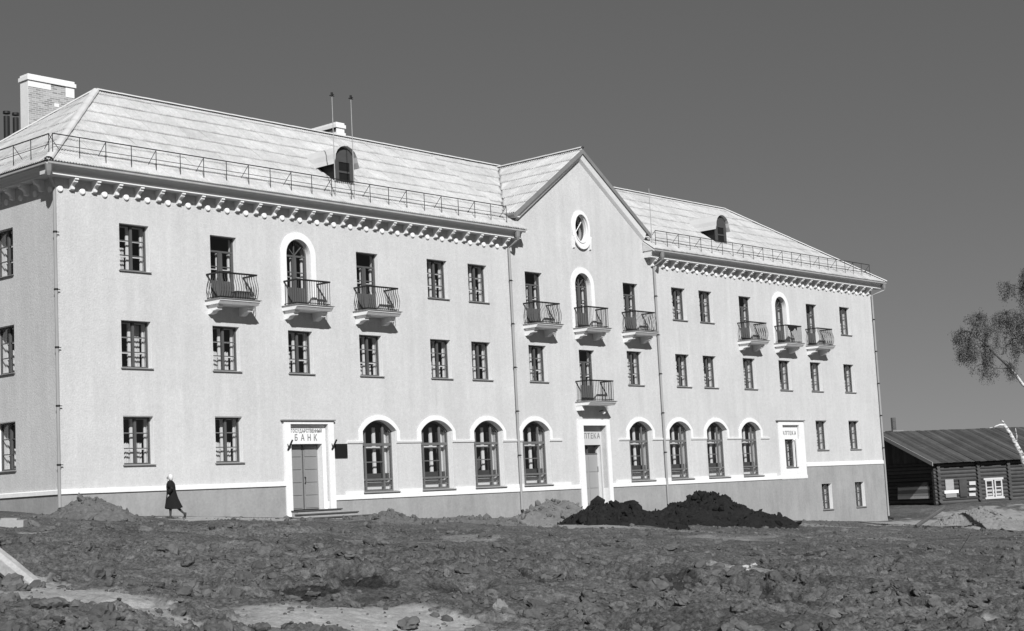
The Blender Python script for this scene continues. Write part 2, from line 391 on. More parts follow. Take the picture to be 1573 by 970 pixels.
def rough_z(X, Y, dist):
    s = sand_mask(X, Y); mo = sand_mask(X, Y, MOIST); rd = rut_field(X, Y); tr_ = np.exp(-(rd / .22) ** 2); gap_ = sstep(-.3, .1, perm_noise(X * .22 + 2, Y * .22, 44)); tr_ = tr_ * gap_; berm = np.exp(-((rd - .42) / .16) ** 2) * gap_
    mo = np.maximum(mo, .7 * tr_)
    n1 = perm_noise(X * 0.16, Y * 0.16, 1) * 0.22
    n2 = perm_noise(X * 0.55, Y * 0.55, 2) * 0.17
    n3 = perm_noise(X * 1.5, Y * 1.5, 3); n3b = perm_noise(X * 1.5 + 40, Y * 1.5, 8)
    n4 = 1 - np.abs(perm_noise(X * 3.1, Y * 3.1, 4)) * 2.2
    n5 = 1 - np.abs(perm_noise(X * 7.0, Y * 7.0, 5)) * 2.2
    n6 = perm_noise(X * 16, Y * 16, 6)
    n7 = perm_noise(X * 31, Y * 31, 14); pit = -0.16 * sstep(0.36, 0.52, perm_noise(X * 1.1 + 5, Y * 1.1, 15)) - 0.07 * sstep(0.34, 0.5, perm_noise(X * 2.9 + 5, Y * 2.9, 16))
    cl = sstep(-0.25, 0.45, perm_noise(X * 0.3 + 9, Y * 0.3, 7))
    amp = (0.35 + 0.65 * cl) * (1 - 0.82 * s) * (1 - .55 * tr_) * (1 - .35 * sstep(26, 50, dist))
    rut = -0.10 * np.exp(-(perm_noise(X * 0.12 + 3, Y * 0.22, 11) / 0.05) ** 2) * (1 - s)
    z = n1 + n2 * (1 - .5 * s) + amp * (0.11 * n3 + 0.07 * np.abs(n3b) + 0.06 * n4 + 0.042 * n5 + 0.026 * n6 + 0.014 * n7 + pit) - 0.13 * mo + 0.10 * berm + rut + 0.03 * s * perm_noise(X * 6, Y * 6, 12) * 0.5
    calm = sstep(9.0, 14, dist) * (1 - 0.45 * sstep(34, 55, dist)) * (1 - 0.7 * sstep(60, 150, dist))
    near_wall = 1 - 0.75 * np.exp(-((np.clip(np.maximum(-Y, 0), 0, 99) / 2.2) ** 2)) * ((X > -3) & (X < 60))
    return z * calm * near_wall, s, mo

def build_ground():
    r = [0.5, 3, 6, 9, 11]; q = 12.5
    while q < 125: r.append(q); q *= 1.0025
    while q < 6000: r.append(q); q *= 1.09
    r = np.array(r)
    half = math.radians(24); step = 0.0013
    fine = np.arange(-half, half, step)
    coarse = np.linspace(half, 2 * math.pi - half, 90)[:-1]
    th = np.concatenate([fine, coarse]) + VIEW_ANG
    R, T = np.meshgrid(r, th, indexing='ij')
    X = CAM.x + R * np.cos(T); Y = CAM.y + R * np.sin(T)
    dz, s, mo = rough_z(X, Y, R); Z = base_z(X, Y) + dz
    nr, nt = R.shape
    co = np.stack([X, Y, Z], -1).reshape(-1, 3)
    i = np.arange(nr - 1)[:, None] * nt; j = np.arange(nt)[None, :]; j2 = (j + 1) % nt
    quads = np.stack([i + j, i + nt + j, i + nt + j2, i + j2], -1).reshape(-1, 4)
    centre = np.array([[CAM.x, CAM.y, float(base_z(CAM.x, CAM.y))]])
    co = np.concatenate([co, centre]); cidx = len(co) - 1
    me = bpy.data.meshes.new('ground')
    nq = len(quads); tris = np.stack([np.full(nt, cidx), np.arange(nt), (np.arange(nt) + 1) % nt], -1)
    me.vertices.add(len(co)); me.vertices.foreach_set('co', co.astype(np.float32).ravel())
    loops = np.concatenate([quads.ravel(), tris.ravel()]).astype(np.int32)
    me.loops.add(len(loops)); me.loops.foreach_set('vertex_index', loops)
    st = np.concatenate([np.arange(nq) * 4, nq * 4 + np.arange(nt) * 3]).astype(np.int32)
    me.polygons.add(len(st)); me.polygons.foreach_set('loop_start', st)
    me.update(calc_edges=True); me.validate()
    a = me.attributes.new('sand', 'FLOAT', 'POINT')
    a.data.foreach_set('value', np.concatenate([s.ravel(), [0.0]]).astype(np.float32))
    a = me.attributes.new('moist', 'FLOAT', 'POINT'); a.data.foreach_set('value', np.concatenate([mo.ravel(), [0.0]]).astype(np.float32))
    me.polygons.foreach_set('use_smooth', np.ones(len(me.polygons), bool))
    me.materials.append(M['ground'])
    o = bpy.data.objects.new('ground', me); col.objects.link(o); o['kind'] = 'structure'
    return o
build_ground()
def gz(x, y):
    X = np.array([x], float); Y = np.array([y], float); d = np.hypot(X - CAM.x, Y - CAM.y)
    return float((base_z(X, Y) + rough_z(X, Y, d)[0])[0])

def ico(sub=1):
    bm = bmesh.new(); bmesh.ops.create_icosphere(bm, subdivisions=sub, radius=1)
    v = np.array([p.co[:] for p in bm.verts]); f = np.array([[x.index for x in q.verts] for q in bm.faces]); bm.free(); return v, f
def build_clods():
    rs = np.random.RandomState(5); v1, f1 = ico(1); v2, f2 = ico(3)
    V, Fc, off = [], [], 0
    n = 34000
    d = 13.5 * np.exp(rs.rand(n) * math.log(88 / 13.5)); a = VIEW_ANG + (rs.rand(n) - .5) * math.radians(44)
    X = CAM.x + d * np.cos(a); Y = CAM.y + d * np.sin(a)
    sz = 0.012 * (1 - rs.rand(n)) ** -0.52; sz = np.clip(sz * (0.8 + d / 50), 0.010, 0.13)
    s = sand_mask(X, Y); clump = perm_noise(X * 0.35, Y * 0.35, 21)
    keep = (rs.rand(n) > 0.80 * s) & (clump + rs.rand(n) * 0.9 > 0.25) & ~((X > -2.5) & (X < 60) & (Y > -1.6)) & (Y < 8)
    keep &= ~((s > .4) & (sz > .1))
    dz = rough_z(X, Y, d)[0]; Z = base_z(X, Y) + dz
    for i in np.nonzero(keep)[0]:
        v, f = (v2, f2) if sz[i] > 0.07 and d[i] < 45 else (v1, f1)
        k = rs.randn(3, 3) * 0.15 + np.eye(3); p = v @ k.T
        if v is v2:
            w = 0
            for fr_, am in ((2.2, .16), (4.5, .11), (9.0, .07)): w = w + am * np.sin(v @ rs.randn(3, 3) * fr_ + rs.rand(3) * 6).sum(1, keepdims=True) / 1.5
            p = p * (1 + w)
        else: p = p * (1 + rs.uniform(-.22, .22, (len(v), 1)))
        p = p * sz[i] * np.array([1, 1, 0.78]) + np.array([X[i], Y[i], Z[i] + sz[i] * 0.15])
        V.append(p); Fc.append(f + off); off += len(v)
    me = bpy.data.meshes.new('soil_clods'); me.from_pydata(np.concatenate(V).tolist(), [], np.concatenate(Fc).tolist())
    me.materials.append(M['clod'])
    o = bpy.data.objects.new('soil_clods', me); col.objects.link(o)
    tag(o, 'loose clods of dug earth strewn over the bare ground', 'soil', kind='stuff')
build_clods()

def heap(name, label, cx, cy, a, b, h, ang, mat, seed, peaks=(), group='heaps of earth beside the building', rough=0.12):
    nr, nt = 46, 110; co = []; R = np.linspace(0, 1.25, nr)[:, None] * np.ones((1, nt)); T = np.ones((nr, 1)) * np.linspace(0, 2 * np.pi, nt, endpoint=False)[None]
    u = R * np.cos(T) * a; v = R * np.sin(T) * b
    X = cx + u * math.cos(ang) - v * math.sin(ang); Y = cy + u * math.sin(ang) + v * math.cos(ang)
    n = perm_noise(X * 0.7, Y * 0.7, seed) * 0.35
    prof = h * np.clip(1 - (R * (1 + n)) ** 1.35, -0.25, 1)
    for (pu, pv, pr, ph) in peaks:
        prof = prof + ph * np.exp(-(((u - pu) / pr) ** 2 + ((v - pv) / pr) ** 2))
    m = np.clip(prof / h, 0, 1) ** .5
    nz = 0.55 * perm_noise(X * 1.6, Y * 1.6, seed + 1) + 0.5 * (1 - 2.2 * np.abs(perm_noise(X * 3.3, Y * 3.3, seed + 2))) + 0.34 * (1 - 2.2 * np.abs(perm_noise(X * 7.5, Y * 7.5, seed + 3))) + .2 * perm_noise(X * 15, Y * 15, seed + 4)
    Z = base_z(X, Y) + prof + rough * nz * (0.2 + m) - 0.06
    Z = np.where(R > 1.15, np.minimum(Z, base_z(X, Y) - 0.25), Z)
    loc = np.array([cx, cy, float(base_z(cx, cy))])
    co = np.stack([X, Y, Z], -1).reshape(-1, 3) - loc
    f = []
    for i in range(nr - 1):
        for j in range(nt): f.append((i * nt + j, (i + 1) * nt + j, (i + 1) * nt + (j + 1) % nt, i * nt + (j + 1) % nt))
    me = bpy.data.meshes.new(name); me.from_pydata(co.tolist(), [], f); me.materials.append(M[mat])
    # clods on the heap, part of its mass
    o = bpy.data.objects.new(name, me); col.objects.link(o); o.location = loc
    tag(o, label, 'earth heap', group)
    rs = np.random.RandomState(seed); vv, ff = ico(1); V, Fc, off = [], [], 0
    for k in range(int((140 if mat == 'darksoil' else 80) * max(1, a))):
        i, j = rs.randint(3, int(nr * .92)), rs.randint(nt); s = 0.03 * (1 - rs.rand()) ** -0.5; s = min(s, .22 if mat == 'darksoil' else .13)
        p = vv @ (np.eye(3) + rs.randn(3, 3) * .25).T * (1 + rs.uniform(-.25, .25, (len(vv), 1))) * s + np.array([X[i, j], Y[i, j], Z[i, j] + s * .2]) - loc
        V.append(p); Fc.append(ff + off); off += len(vv)
    m2 = bpy.data.meshes.new('lumps'); m2.from_pydata(np.concatenate(V).tolist(), [], np.concatenate(Fc).tolist()); m2.materials.append(M[mat])
    c = child('lumps', m2, o); c['kind'] = 'stuff'
    return o
#HEAPS

# ------------------------------------------------------------------ the apartment building
BASE = Vector((29.2, 5.4, -2.2))
bld = empty('apartment_building', BASE)
tag(bld, 'long pale three-storey building with central gable, small balconies and arched shop windows', 'building')
BP = lambda name, mb, mat, smooth=False: mb.build(name, mat, bld, None, smooth)
LX, DY = 58.35, 10.8
T3, B3, T2, B2, T1, B1 = 9.5, 7.8, 6.0, 4.3, 2.58, 0.86
WCOL = dict(A=2.57, B=6.62, C=10.32, D=14.14, E=18.33, F=20.95, G=24.86, I=32.41, J=36.6, K=39.12, L=43.02, M=46.75, N=50.22, O=54.15)
WW = 1.29
GX, GZ0, GZ1 = 29.35, 12.10, 15.5                                         # gable: centre, foot, apex
windows = []      # (x, z0, w, h)
for c in 'ABCDEFGIJKLMNO': windows.append((WCOL[c], B2, WW, T2 - B2))
for c in 'AEFJKO': windows.append((WCOL[c], B3, WW, T3 - B3))
windows += [(WCOL['A'], B1, WW, T1 - B1), (WCOL['B'], B1, WW, T1 - B1), (50.38, B1, WW, T1 - B1), (54.26, B1, WW, T1 - B1)]
doors3 = [(WCOL[c], 6.93, WW - 0.02, 2.52) for c in 'BDGILN']
door2 = (28.58, 3.40, 1.24, 2.52)
adoors = [(10.34, 1.26), (28.53, 1.22), (46.72, 1.20)]                    # arched balcony doors (x0, w)
shops = [14.10, 17.50, 20.82, 24.10, 32.20, 35.60, 39.0, 42.35]; SW = 1.93; SZ0, SZS, SZT = -0.46, 2.02, 2.48
oval = (29.24, 11.88, 0.50, 0.68)
def ellipse(cx, cz, a, b, n=36): return [(cx + a * math.cos(2 * math.pi * i / n), cz + b * math.sin(2 * math.pi * i / n)) for i in range(n)]

holes = [rect(x, x + w, z, z + h) for x, z, w, h in windows + doors3 + [door2]]
holes += [arch_pts(x, x + w, 6.93, 9.66 - w / 2, 9.66) for x, w in adoors]
holes += [arch_pts(x, x + SW, SZ0, SZS, SZT) for x in shops]
holes.append(ellipse(*oval)[::1])
holes.append(rect(46.60, 48.40, -0.08, 2.30))
outer = [(0, -0.09), (10.24, -0.09), (10.24, 2.30), (12.20, 2.30), (12.20, -0.73), (28.55, -0.73), (28.55, 2.26), (30.33, 2.26), (30.33, -0.73),
         (48.95, -0.73), (48.95, -0.08), (LX, -0.08), (LX, 11.1), (34.3, 11.1), (34.3, GZ0), (GX, GZ1), (24.4, GZ0), (24.4, 11.1), (0, 11.1)]
BP('front_wall', slab_poly(outer, holes, 0.0, 0.5), 'plaster')
SWIN = [(10.8 - 2.71 - 1.3 - 0.0, 0)]
side_y = [2.72, 6.78]
sh = [rect(y, y + 1.3, z0, z1) for y in side_y for z0, z1 in ((B1, T1), (B2, T2), (B3, T3))]
BP('side_wall', slab_poly([(0.5, -0.09), (DY, -0.09), (DY, 11.0), (0.5, 11.0)], sh, 0.0, 0.5, 'x'), 'plaster')
BP('rear_wall', MB().box(0.5, LX, DY - 0.5, DY - 0.002, -3.9, 11.0), 'plaster')
BP('end_wall', MB().box(LX - 0.5, LX - 0.002, 0.5, DY - 0.5, -0.08, 11.0), 'plaster')
for z in (0.30, 3.75, 6.85, 10.3):
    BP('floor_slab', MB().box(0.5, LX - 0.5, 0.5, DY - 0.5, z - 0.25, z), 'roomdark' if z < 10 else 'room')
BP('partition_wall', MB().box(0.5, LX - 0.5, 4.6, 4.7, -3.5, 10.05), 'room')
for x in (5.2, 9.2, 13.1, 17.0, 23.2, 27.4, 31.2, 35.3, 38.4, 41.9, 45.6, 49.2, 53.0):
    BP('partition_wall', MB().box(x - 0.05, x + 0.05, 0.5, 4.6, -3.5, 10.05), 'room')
# plinth with its two low windows
bw = [(50.5, 1.16), (54.42, 1.16)]; BWZ0, BWZ1 = -2.60, -1.10
pz = -4.6
PB = 'plinth'
BP('plinth', slab_poly([(-0.03, pz), (9.95, pz), (9.95, -0.095), (-0.03, -0.095)], [], -0.03, 0.5), PB)
BP('plinth', slab_poly([(12.48, pz), (28.2, pz), (28.2, -0.735), (12.48, -0.735)], [], -0.03, 0.5), PB)
BP('plinth', slab_poly([(30.58, pz), (LX + .03, pz), (LX + .03, -0.085), (48.96, -0.085), (48.96, -0.735), (30.58, -0.735)],
                       [rect(x, x + w, BWZ0, BWZ1) for x, w in bw], -0.03, 0.5), PB)
BP('plinth', MB().box(-0.03, 0.47, 0.5, DY, pz, -0.095), PB)
BP('plinth', MB().box(LX - 0.47, LX + 0.03, 0.5, DY, pz, -0.085), PB)
# white belt courses over the plinth
def belt(x0, x1, z0, z1, d=0.085):
    BP('belt_course', MB().prism([(0.0, z0), (-d, z0 + 0.0), (-d, z1 - 0.03), (-0.03, z1), (0.0, z1)], x0, x1, 'x'), 'trim')
belt(-0.085, 9.92, -0.093, 0.07); belt(12.50, 28.13, -0.733, -0.55, .075); belt(30.62, 48.96, -0.733, -0.55, .075); belt(48.97, LX + .05, -0.083, 0.14, .07)
BP('belt_course', MB().prism([(0.0, -0.093), (-0.085, -0.093), (-0.085, 0.04), (-0.03, 0.07), (0.0, 0.07)], 0.0, DY, 'y'), 'trim')

# ---- windows
def win_meshes(w, h, mat='frame', y0=0.21):
    """frame of two casements with three panes each; panes; white inner frame; sill"""
    b, mu, ba = 0.065, 0.10, 0.034
    f = MB(); d0, d1 = y0, y0 + 0.07
    f.box(0, b, d0, d1, 0, h); f.box(w - b, w, d0, d1, 0, h); f.box(b, w - b, d0, d1, 0, b); f.box(b, w - b, d0, d1, h - b, h)
    cx = w / 2; f.box(cx - mu / 2, cx + mu / 2, d0 - 0.012, d1, b, h - b)
    ph = (h - 2 * b - 2 * ba) / 3; pw = (w - 2 * b - mu) / 2
    for k in (1, 2):
        z = b + k * ph + (k - 1) * ba
        f.box(b, cx - mu / 2, d0 + 0.01, d1 - 0.01, z, z + ba); f.box(cx + mu / 2, w - b, d0 + 0.01, d1 - 0.01, z, z + ba)
    g = MB(); i0, i1 = y0 + 0.22, y0 + 0.27
    g.box(0.03, 0.10, i0, i1, 0, h); g.box(w - 0.10, w - 0.03, i0, i1, 0, h); g.box(0.10, w - 0.10, i0, i1, 0, 0.07); g.box(0.10, w - 0.10, i0, i1, h - 0.07, h)
    g.box(cx - 0.06, cx + 0.06, i0, i1, 0.07, h - 0.07)
    for k in (1, 2):
        z = h * k / 3; g.box(0.10, cx - 0.06, i0 + .005, i1 - .005, z - 0.02, z + 0.02); g.box(cx + 0.06, w - 0.10, i0 + .005, i1 - .005, z - 0.02, z + 0.02)
    p = MB().add([(0, 0, 0), (pw, 0, 0), (pw, 0, ph), (0, 0, ph)], [(0, 1, 2, 3)])
    spots = [(x, d0 + 0.035, b + k * (ph + ba)) for x in (b, cx + mu / 2) for k in range(3)]
    s = MB().prism([(-0.07, -0.045), (-0.07, -0.015), (y0, 0.012), (y0, -0.045)], -0.04, w + 0.04, 'x')
    return f.mesh('window', mat), p.mesh('pane', 'glass'), g.mesh('inner_frame', 'inner'), s.mesh('sill', 'zinc'), spots
def curtain_mesh(w, h, n=40):
    m = MB(); vs = []
    for i in range(n + 1):
        x = w * i / n; y = 0.02 * math.sin(i * 1.9) + 0.012 * math.sin(i * 0.7)
        vs += [(x, y, 0), (x, y * 1.2, h)]
    m.add(vs, [(2 * i, 2 * i + 2, 2 * i + 3, 2 * i + 1) for i in range(n)])
    return m.mesh('curtain', 'curtain')
WM = win_meshes(WW, 1.70); WMs = win_meshes(1.3, 1.71)
CUR = {k: curtain_mesh(WW * k[0], k[1]) for k in ((0.9, .8), (0.42, 1.6), (0.38, 0.9), (0.9, 0.5))}
def reveal_mesh(w, h, d=0.209, low=0.014):
    return MB().box(0.0005, 0.008, 0.0015, d, low, h - .0085).box(w - 0.008, w - 0.0005, 0.0015, d, low, h - .0085).box(0.0005, w - .0005, 0.0015, d, h - 0.008, h - .0005).mesh('reveal', 'trim')
REV = reveal_mesh(WW, 1.70); REVs = reveal_mesh(1.3, 1.71); REVb = reveal_mesh(1.16, 1.5)
def put_window(loc, meshes, rz=0.0, sill=True, w=WW, h=1.7, reveal=None):
    fm, pm, im, sm, spots = meshes
    o = bpy.data.objects.new('window', fm); col.objects.link(o); o.parent = bld; o.location = Vector(loc) - BASE; o.rotation_euler = (0, 0, rz)
    for s in spots: child('pane', pm, o, s)
    child('inner_frame', im, o)
    if reveal: child('reveal', reveal, o)
    if sill: child('sill', sm, o)
    r = random.random(); y = 0.62
    if r < 0.30: child('curtain', CUR[(0.9, .8)], o, (0.06, y, 0.0))
    elif r < 0.45: child('curtain', CUR[(0.42, 1.6)], o, (w * 0.52, y, 0.02))
    elif r < 0.75:
        child('curtain', CUR[(0.38, 0.9)], o, (w * random.choice((0.1, .55)), y, 0.02))
    elif r < 0.9: child('curtain', CUR[(0.9, .5)], o, (0.06, y, 0.0))
    return o
for x, z, w, h in windows: put_window((x, 0, z), WM, reveal=REV)
for y in side_y:
    for z in (B1, B2, B3): put_window((0, y + 1.3, z), WMs, -math.pi / 2, reveal=REVs)
WMb = win_meshes(1.16, 1.5)
for x, w in bw: put_window((x, -0.03, BWZ0), WMb, w=1.1, h=1.5, reveal=REVb)
WMd = win_meshes(1.22, 1.60, y0=0.05)

def arch_lining(x0, x1, z0, zs, zt, d, t=0.008):
    a = arch_pts(x0 + .0005, x1 - .0005, z0, zs, zt - .0005, 20)[2:]; b = arch_pts(x0 + t, x1 - t, z0, zs, zt - t, 20)[2:]
    return slab_poly([(x0 + .0005, z0)] + a[::-1] + [(x1 - .0005, z0), (x1 - t, z0)] + b + [(x0 + t, z0)], [], 0.0015, d)
# ---- balcony doors
def bdoor_meshes(w, h, arch=0.0):
    f = MB(); b = 0.07; d0, d1 = 0.21, 0.28; hs = h - arch
    f.box(0, b, d0, d1, 0, hs); f.box(w - b, w, d0, d1, 0, hs)
    tz = hs - 0.06 if arch else h - 0.62
    f.box(b, w - b, d0, d1, tz, tz + 0.075)
    if not arch: f.box(b, w - b, d0, d1, h - b, h)
    cx = w / 2; f.box(cx - 0.055, cx + 0.055, d0 - 0.012, d1, 0, tz)
    panes = []
    lw = (w - 2 * b - 0.11) / 2; lp = 0.82
    for x in (b, cx + 0.055):
        f.box(x, x + lw, d0 + 0.01, d1 - 0.01, 0.0, lp)
        f.box(x + 0.06, x + lw - 0.06, d0 - 0.004, d0 + 0.01, 0.12, lp - 0.12)
        f.box(x, x + 0.05, d0 + .012, d1 - .012, lp, tz); f.box(x + lw - 0.05, x + lw, d0 + .012, d1 - .012, lp, tz)
        n = 2; ph = (tz - lp) / n
        for k in range(n):
            if k: f.box(x + 0.05, x + lw - 0.05, d0 + 0.014, d1 - 0.014, lp + k * ph - 0.02, lp + k * ph + 0.02)
            panes.append((x + 0.05, d0 + 0.035, lp + k * ph, lw - 0.10, ph - 0.02))
    if arch:
        r = w / 2
        vs = []; n = 16
        for i in range(n + 1):
            a = math.pi * i / n; c, s = math.cos(a), math.sin(a)
            for rr in (r, r - 0.07):
                for y in (d0, d1): vs.append((cx + rr * c, y, hs + rr * s))
        fs = []
        for i in range(n):
            p = i * 4; q = p + 4
            fs += [(p, q, q + 2, p + 2), (p + 1, p + 3, q + 3, q + 1), (p, p + 1, q + 1, q), (p + 2, q + 2, q + 3, p + 3)]
        f.add(vs, fs)
        for a in (45, 90, 135):
            c, s = math.cos(math.radians(a)), math.sin(math.radians(a))
            f.hexa([(cx - 0.018 * s, d0 + .01, hs + 0.018 * c), (cx + 0.018 * s, d0 + .01, hs - 0.018 * c), (cx + 0.018 * s, d1 - .01, hs - 0.018 * c), (cx - 0.018 * s, d1 - .01, hs + 0.018 * c)],
                   [(cx + (r - .05) * c - 0.018 * s, d0 + .01, hs + (r - .05) * s + 0.018 * c), (cx + (r - .05) * c + 0.018 * s, d0 + .01, hs + (r - .05) * s - 0.018 * c),
                    (cx + (r - .05) * c + 0.018 * s, d1 - .01, hs + (r - .05) * s - 0.018 * c), (cx + (r - .05) * c - 0.018 * s, d1 - .01, hs + (r - .05) * s + 0.018 * c)])
        fan = MB().add([(cx, d0 + .035, hs)] + [(cx + (r - .06) * math.cos(math.pi * i / 16), d0 + .035, hs + (r - .06) * math.sin(math.pi * i / 16)) for i in range(17)], [(0, i + 1, i + 2) for i in range(16)]).mesh('fanlight', 'glass')
    else:
        fan = MB().add([(b, d0 + .035, tz + .07), (w - b, d0 + .035, tz + .07), (w - b, d0 + .035, h - b), (b, d0 + .035, h - b)], [(0, 1, 2, 3)]).mesh('fanlight', 'glass')
    pm = [(MB().add([(0, 0, 0), (pw, 0, 0), (pw, 0, ph), (0, 0, ph)], [(0, 1, 2, 3)]).mesh('pane', 'glass'), (x, y, z)) for x, y, z, pw, ph in panes[:1]]
    g = MB(); i0, i1 = 0.40, 0.45
    for x in (0.04, cx - 0.05, w - 0.13): g.box(x, x + 0.09, i0, i1, 0.75, tz)
    g.box(0.04, w - .04, i0 - .002, i1 - .004, 0.70, 0.80); g.box(0.13, w - .13, i0 + .004, i1 - .004, 1.25, 1.30); g.box(0.04, w - 0.04, i0, i1, 0.0, 0.70)
    return f.mesh('balcony_door', 'frame'), pm[0][0], [(p[0], p[1], p[2]) for p in panes], fan, g.mesh('inner_frame', 'inner')
REVd = reveal_mesh(WW - .02, 2.52, .209, 0.0); REVd2 = reveal_mesh(1.24, 2.52, .209, 0.0)
def put_bdoor(loc, m, reveal=None):
    fm, pm, spots, fan, im = m
    o = bpy.data.objects.new('balcony_door', fm); col.objects.link(o); o.parent = bld; o.location = Vector(loc) - BASE
    for s in spots: child('pane', pm, o, s)
    child('fanlight', fan, o); child('inner_frame', im, o)
    if reveal: child('reveal', reveal, o)
    return o
DM = bdoor_meshes(WW - 0.02, 2.52)
for x, z, w, h in doors3: put_bdoor((x, 0, z), DM, REVd)
put_bdoor((door2[0], 0, door2[1]), bdoor_meshes(1.24, 2.52), REVd2)
for x, w in adoors:
    put_bdoor((x, 0, 6.93), bdoor_meshes(w, 9.66 - 6.93, w / 2))
    o = 0.28; ring = slab_poly(arch_pts(x - o, x + w + o, 6.93, 9.66 - w / 2, 9.66 + o, 20), [], -0.05, 0.0)
    outl = arch_pts(x - o, x + w + o, 6.93, 9.66 - w / 2, 9.66 + o, 20); inn = arch_pts(x, x + w, 6.93, 9.66 - w / 2, 9.66, 20)
    lp = [(x - o, 6.93), (x, 6.93)] + inn[2:][::-1] + [(x + w, 6.93), (x + w + o, 6.93)] + outl[2:]
    # loop order: up the left inner edge, over the arch, down the right, then back over the outer edge
    BP('arch_surround', slab_poly(lp, [], -0.05, -0.001), 'trim')
    BP('arch_lining', arch_lining(x, x + w, 6.93, 9.66 - w / 2, 9.66, 0.209), 'trim')

# ---- arched shop windows
def shop_meshes():
    f = MB(); w = SW; h = SZT - SZ0; hs = SZS - SZ0; d0, d1 = 0.26, 0.34; b = 0.07
    t1, t2 = 0.0 - SZ0 + 0.04, 1.48 - SZ0
    f.box(0, b, d0, d1, 0, hs); f.box(w - b, w, d0, d1, 0, hs); f.box(b, w - b, d0, d1, 0, 0.08)
    f.box(b, w - b, d0 - .015, d1, t1 - 0.04, t1 + 0.04); f.box(b, w - b, d0 - .015, d1, t2 - 0.055, t2 + 0.055)
    arc = arch_pts(0, w, 0, hs, h, 20)[2:]
    inn = [(w / 2 + (x - w / 2) * 0.93, z - 0.07) for x, z in arc]
    vs, fs = [], []
    for (x, z), (u, v) in zip(arc, inn): vs += [(x, d0, z), (x, d1, z), (u, d0, v), (u, d1, v)]
    for i in range(len(arc) - 1):
        p = 4 * i; q = p + 4; fs += [(p, q, q + 2, p + 2), (p + 1, p + 3, q + 3, q + 1), (p + 2, q + 2, q + 3, p + 3), (p, p + 1, q + 1, q)]
    f.add(vs, fs)
    mul = (0.20 * w, 0.74 * w)
    for x in mul: f.box(x - 0.045, x + 0.045, d0 - .005, d1 - 0.01, 0.08, h - 0.20)
    f.box(b, mul[1], d0 + .012, d1 - .012, (t1 + t2) / 2 - 0.02, (t1 + t2) / 2 + 0.02)
    f.box(b, w - b, d0 + .012, d1 - .012, 0.20, 0.235)
    # inner white frame and the window board behind the lower lights
    g = MB(); i0, i1 = 0.56, 0.62
    for x in (0.30 * w, 0.62 * w, 0.93 * w): g.box(x - 0.08, x + 0.08, i0, i1, t1, h - 0.28)
    g.box(0, w, i0 + .004, i1 - .004, t2 - 0.17, t2 - 0.07); g.box(0, w, i0 + .004, i1 - .004, t1 + 0.0, t1 + 0.07)
    xs = [0.07] + [mul[0] - .045, mul[0] + .045, mul[1] - .045, mul[1] + .045] + [w - b]
    gp = []
    for a, c in ((xs[0], xs[1]), (xs[2], xs[3]), (xs[4], xs[5])):
        for z0, z1 in ((0.08, t1 - .04), (t1 + .04, t2 - .055), (t2 + .055, h - 0.10)):
            if z1 > hs:                                              # top lights follow the arch
                R_ = None
                top = []
                for i in range(7):
                    x = a + (c - a) * (1 - i / 6); hh = h - hs; ww = w / 2; R_ = (ww * ww + hh * hh) / (2 * hh)
                    top.append((x, 0, h - R_ + math.sqrt(R_ * R_ - (x - ww) ** 2) - 0.06))
                gp.append(([(a, 0, z0), (c, 0, z0)] + top))
            else: gp.append([(a, 0, z0), (c, 0, z0), (c, 0, z1), (a, 0, z1)])
    panes = [MB().add(p, [tuple(range(len(p)))]).mesh('pane', 'glass') for p in gp]
    wb = MB().box(0, w, 0.66, 0.70, 0.0, t1 + .02).box(w + .001, w + .05, 0.501, 1.0, 0.0, hs)
    g.box(0.0, w, i0 - .03, i0 - .001, 0.10, t1 - .10)
    s = MB().prism([(-0.10, -0.05), (-0.10, -0.02), (0.26, 0.015), (0.26, -0.05)], -0.06, w + 0.06, 'x')
    return f.mesh('shop_window', 'frame_shop'), panes, g.mesh('inner_frame', 'inner'), wb.mesh('window_board', 'signpanel'), s.mesh('sill', 'zinc')
SM = shop_meshes()
AO = 0.20
for i, x in enumerate(shops):
    o = bpy.data.objects.new('shop_window', SM[0]); col.objects.link(o); o.parent = bld; o.location = Vector((x, 0, SZ0)) - BASE
    for p in SM[1]: child('pane', p, o, (0, 0.30, 0))
    child('inner_frame', SM[2], o); child('window_board', SM[3], o); child('sill', SM[4], o)
    zi = 1.62
    inn = arch_pts(x, x + SW, zi, SZS, SZT, 20)[2:]; out = arch_pts(x - AO, x + SW + AO, zi, SZS, SZT + AO, 20)[2:]
    lp = [(x - AO, zi), (x, zi)] + inn[::-1] + [(x + SW, zi), (x + SW + AO, zi)] + out
    BP('arch_surround', slab_poly(lp, [], -0.055, -0.001), 'trim')
    BP('arch_lining', arch_lining(x, x + SW, SZ0 + .02, SZS, SZT, 0.259), 'trim')
def impost(x0, x1): BP('impost_band', MB().prism([(-0.001, 1.51), (-0.05, 1.53), (-0.075, 1.60), (-0.075, 1.618), (-0.001, 1.618)], x0, x1, 'x'), 'trim')
grp = [shops[:4], shops[4:]]
for g in grp:
    impost(g[0] - 0.85, g[0] - 0.001)
    for a, b in zip(g, g[1:]): impost(a + SW + .001, b - .001)
    impost(g[-1] + SW + .001, g[-1] + SW + 0.9)
    # raised white blocks under the piers, standing on the belt course
    edges = [g[0] - 1.0 if g is grp[0] else g[0] - 1.2] + sum([[x - 0.07, x + SW + 0.07] for x in g], []) + [g[-1] + SW + 1.4]
    for a, b in zip(edges[::2], edges[1::2]):
        BP('pier_base', MB().box(a, b, -0.05, -0.001, -0.549, -0.40), 'trim')

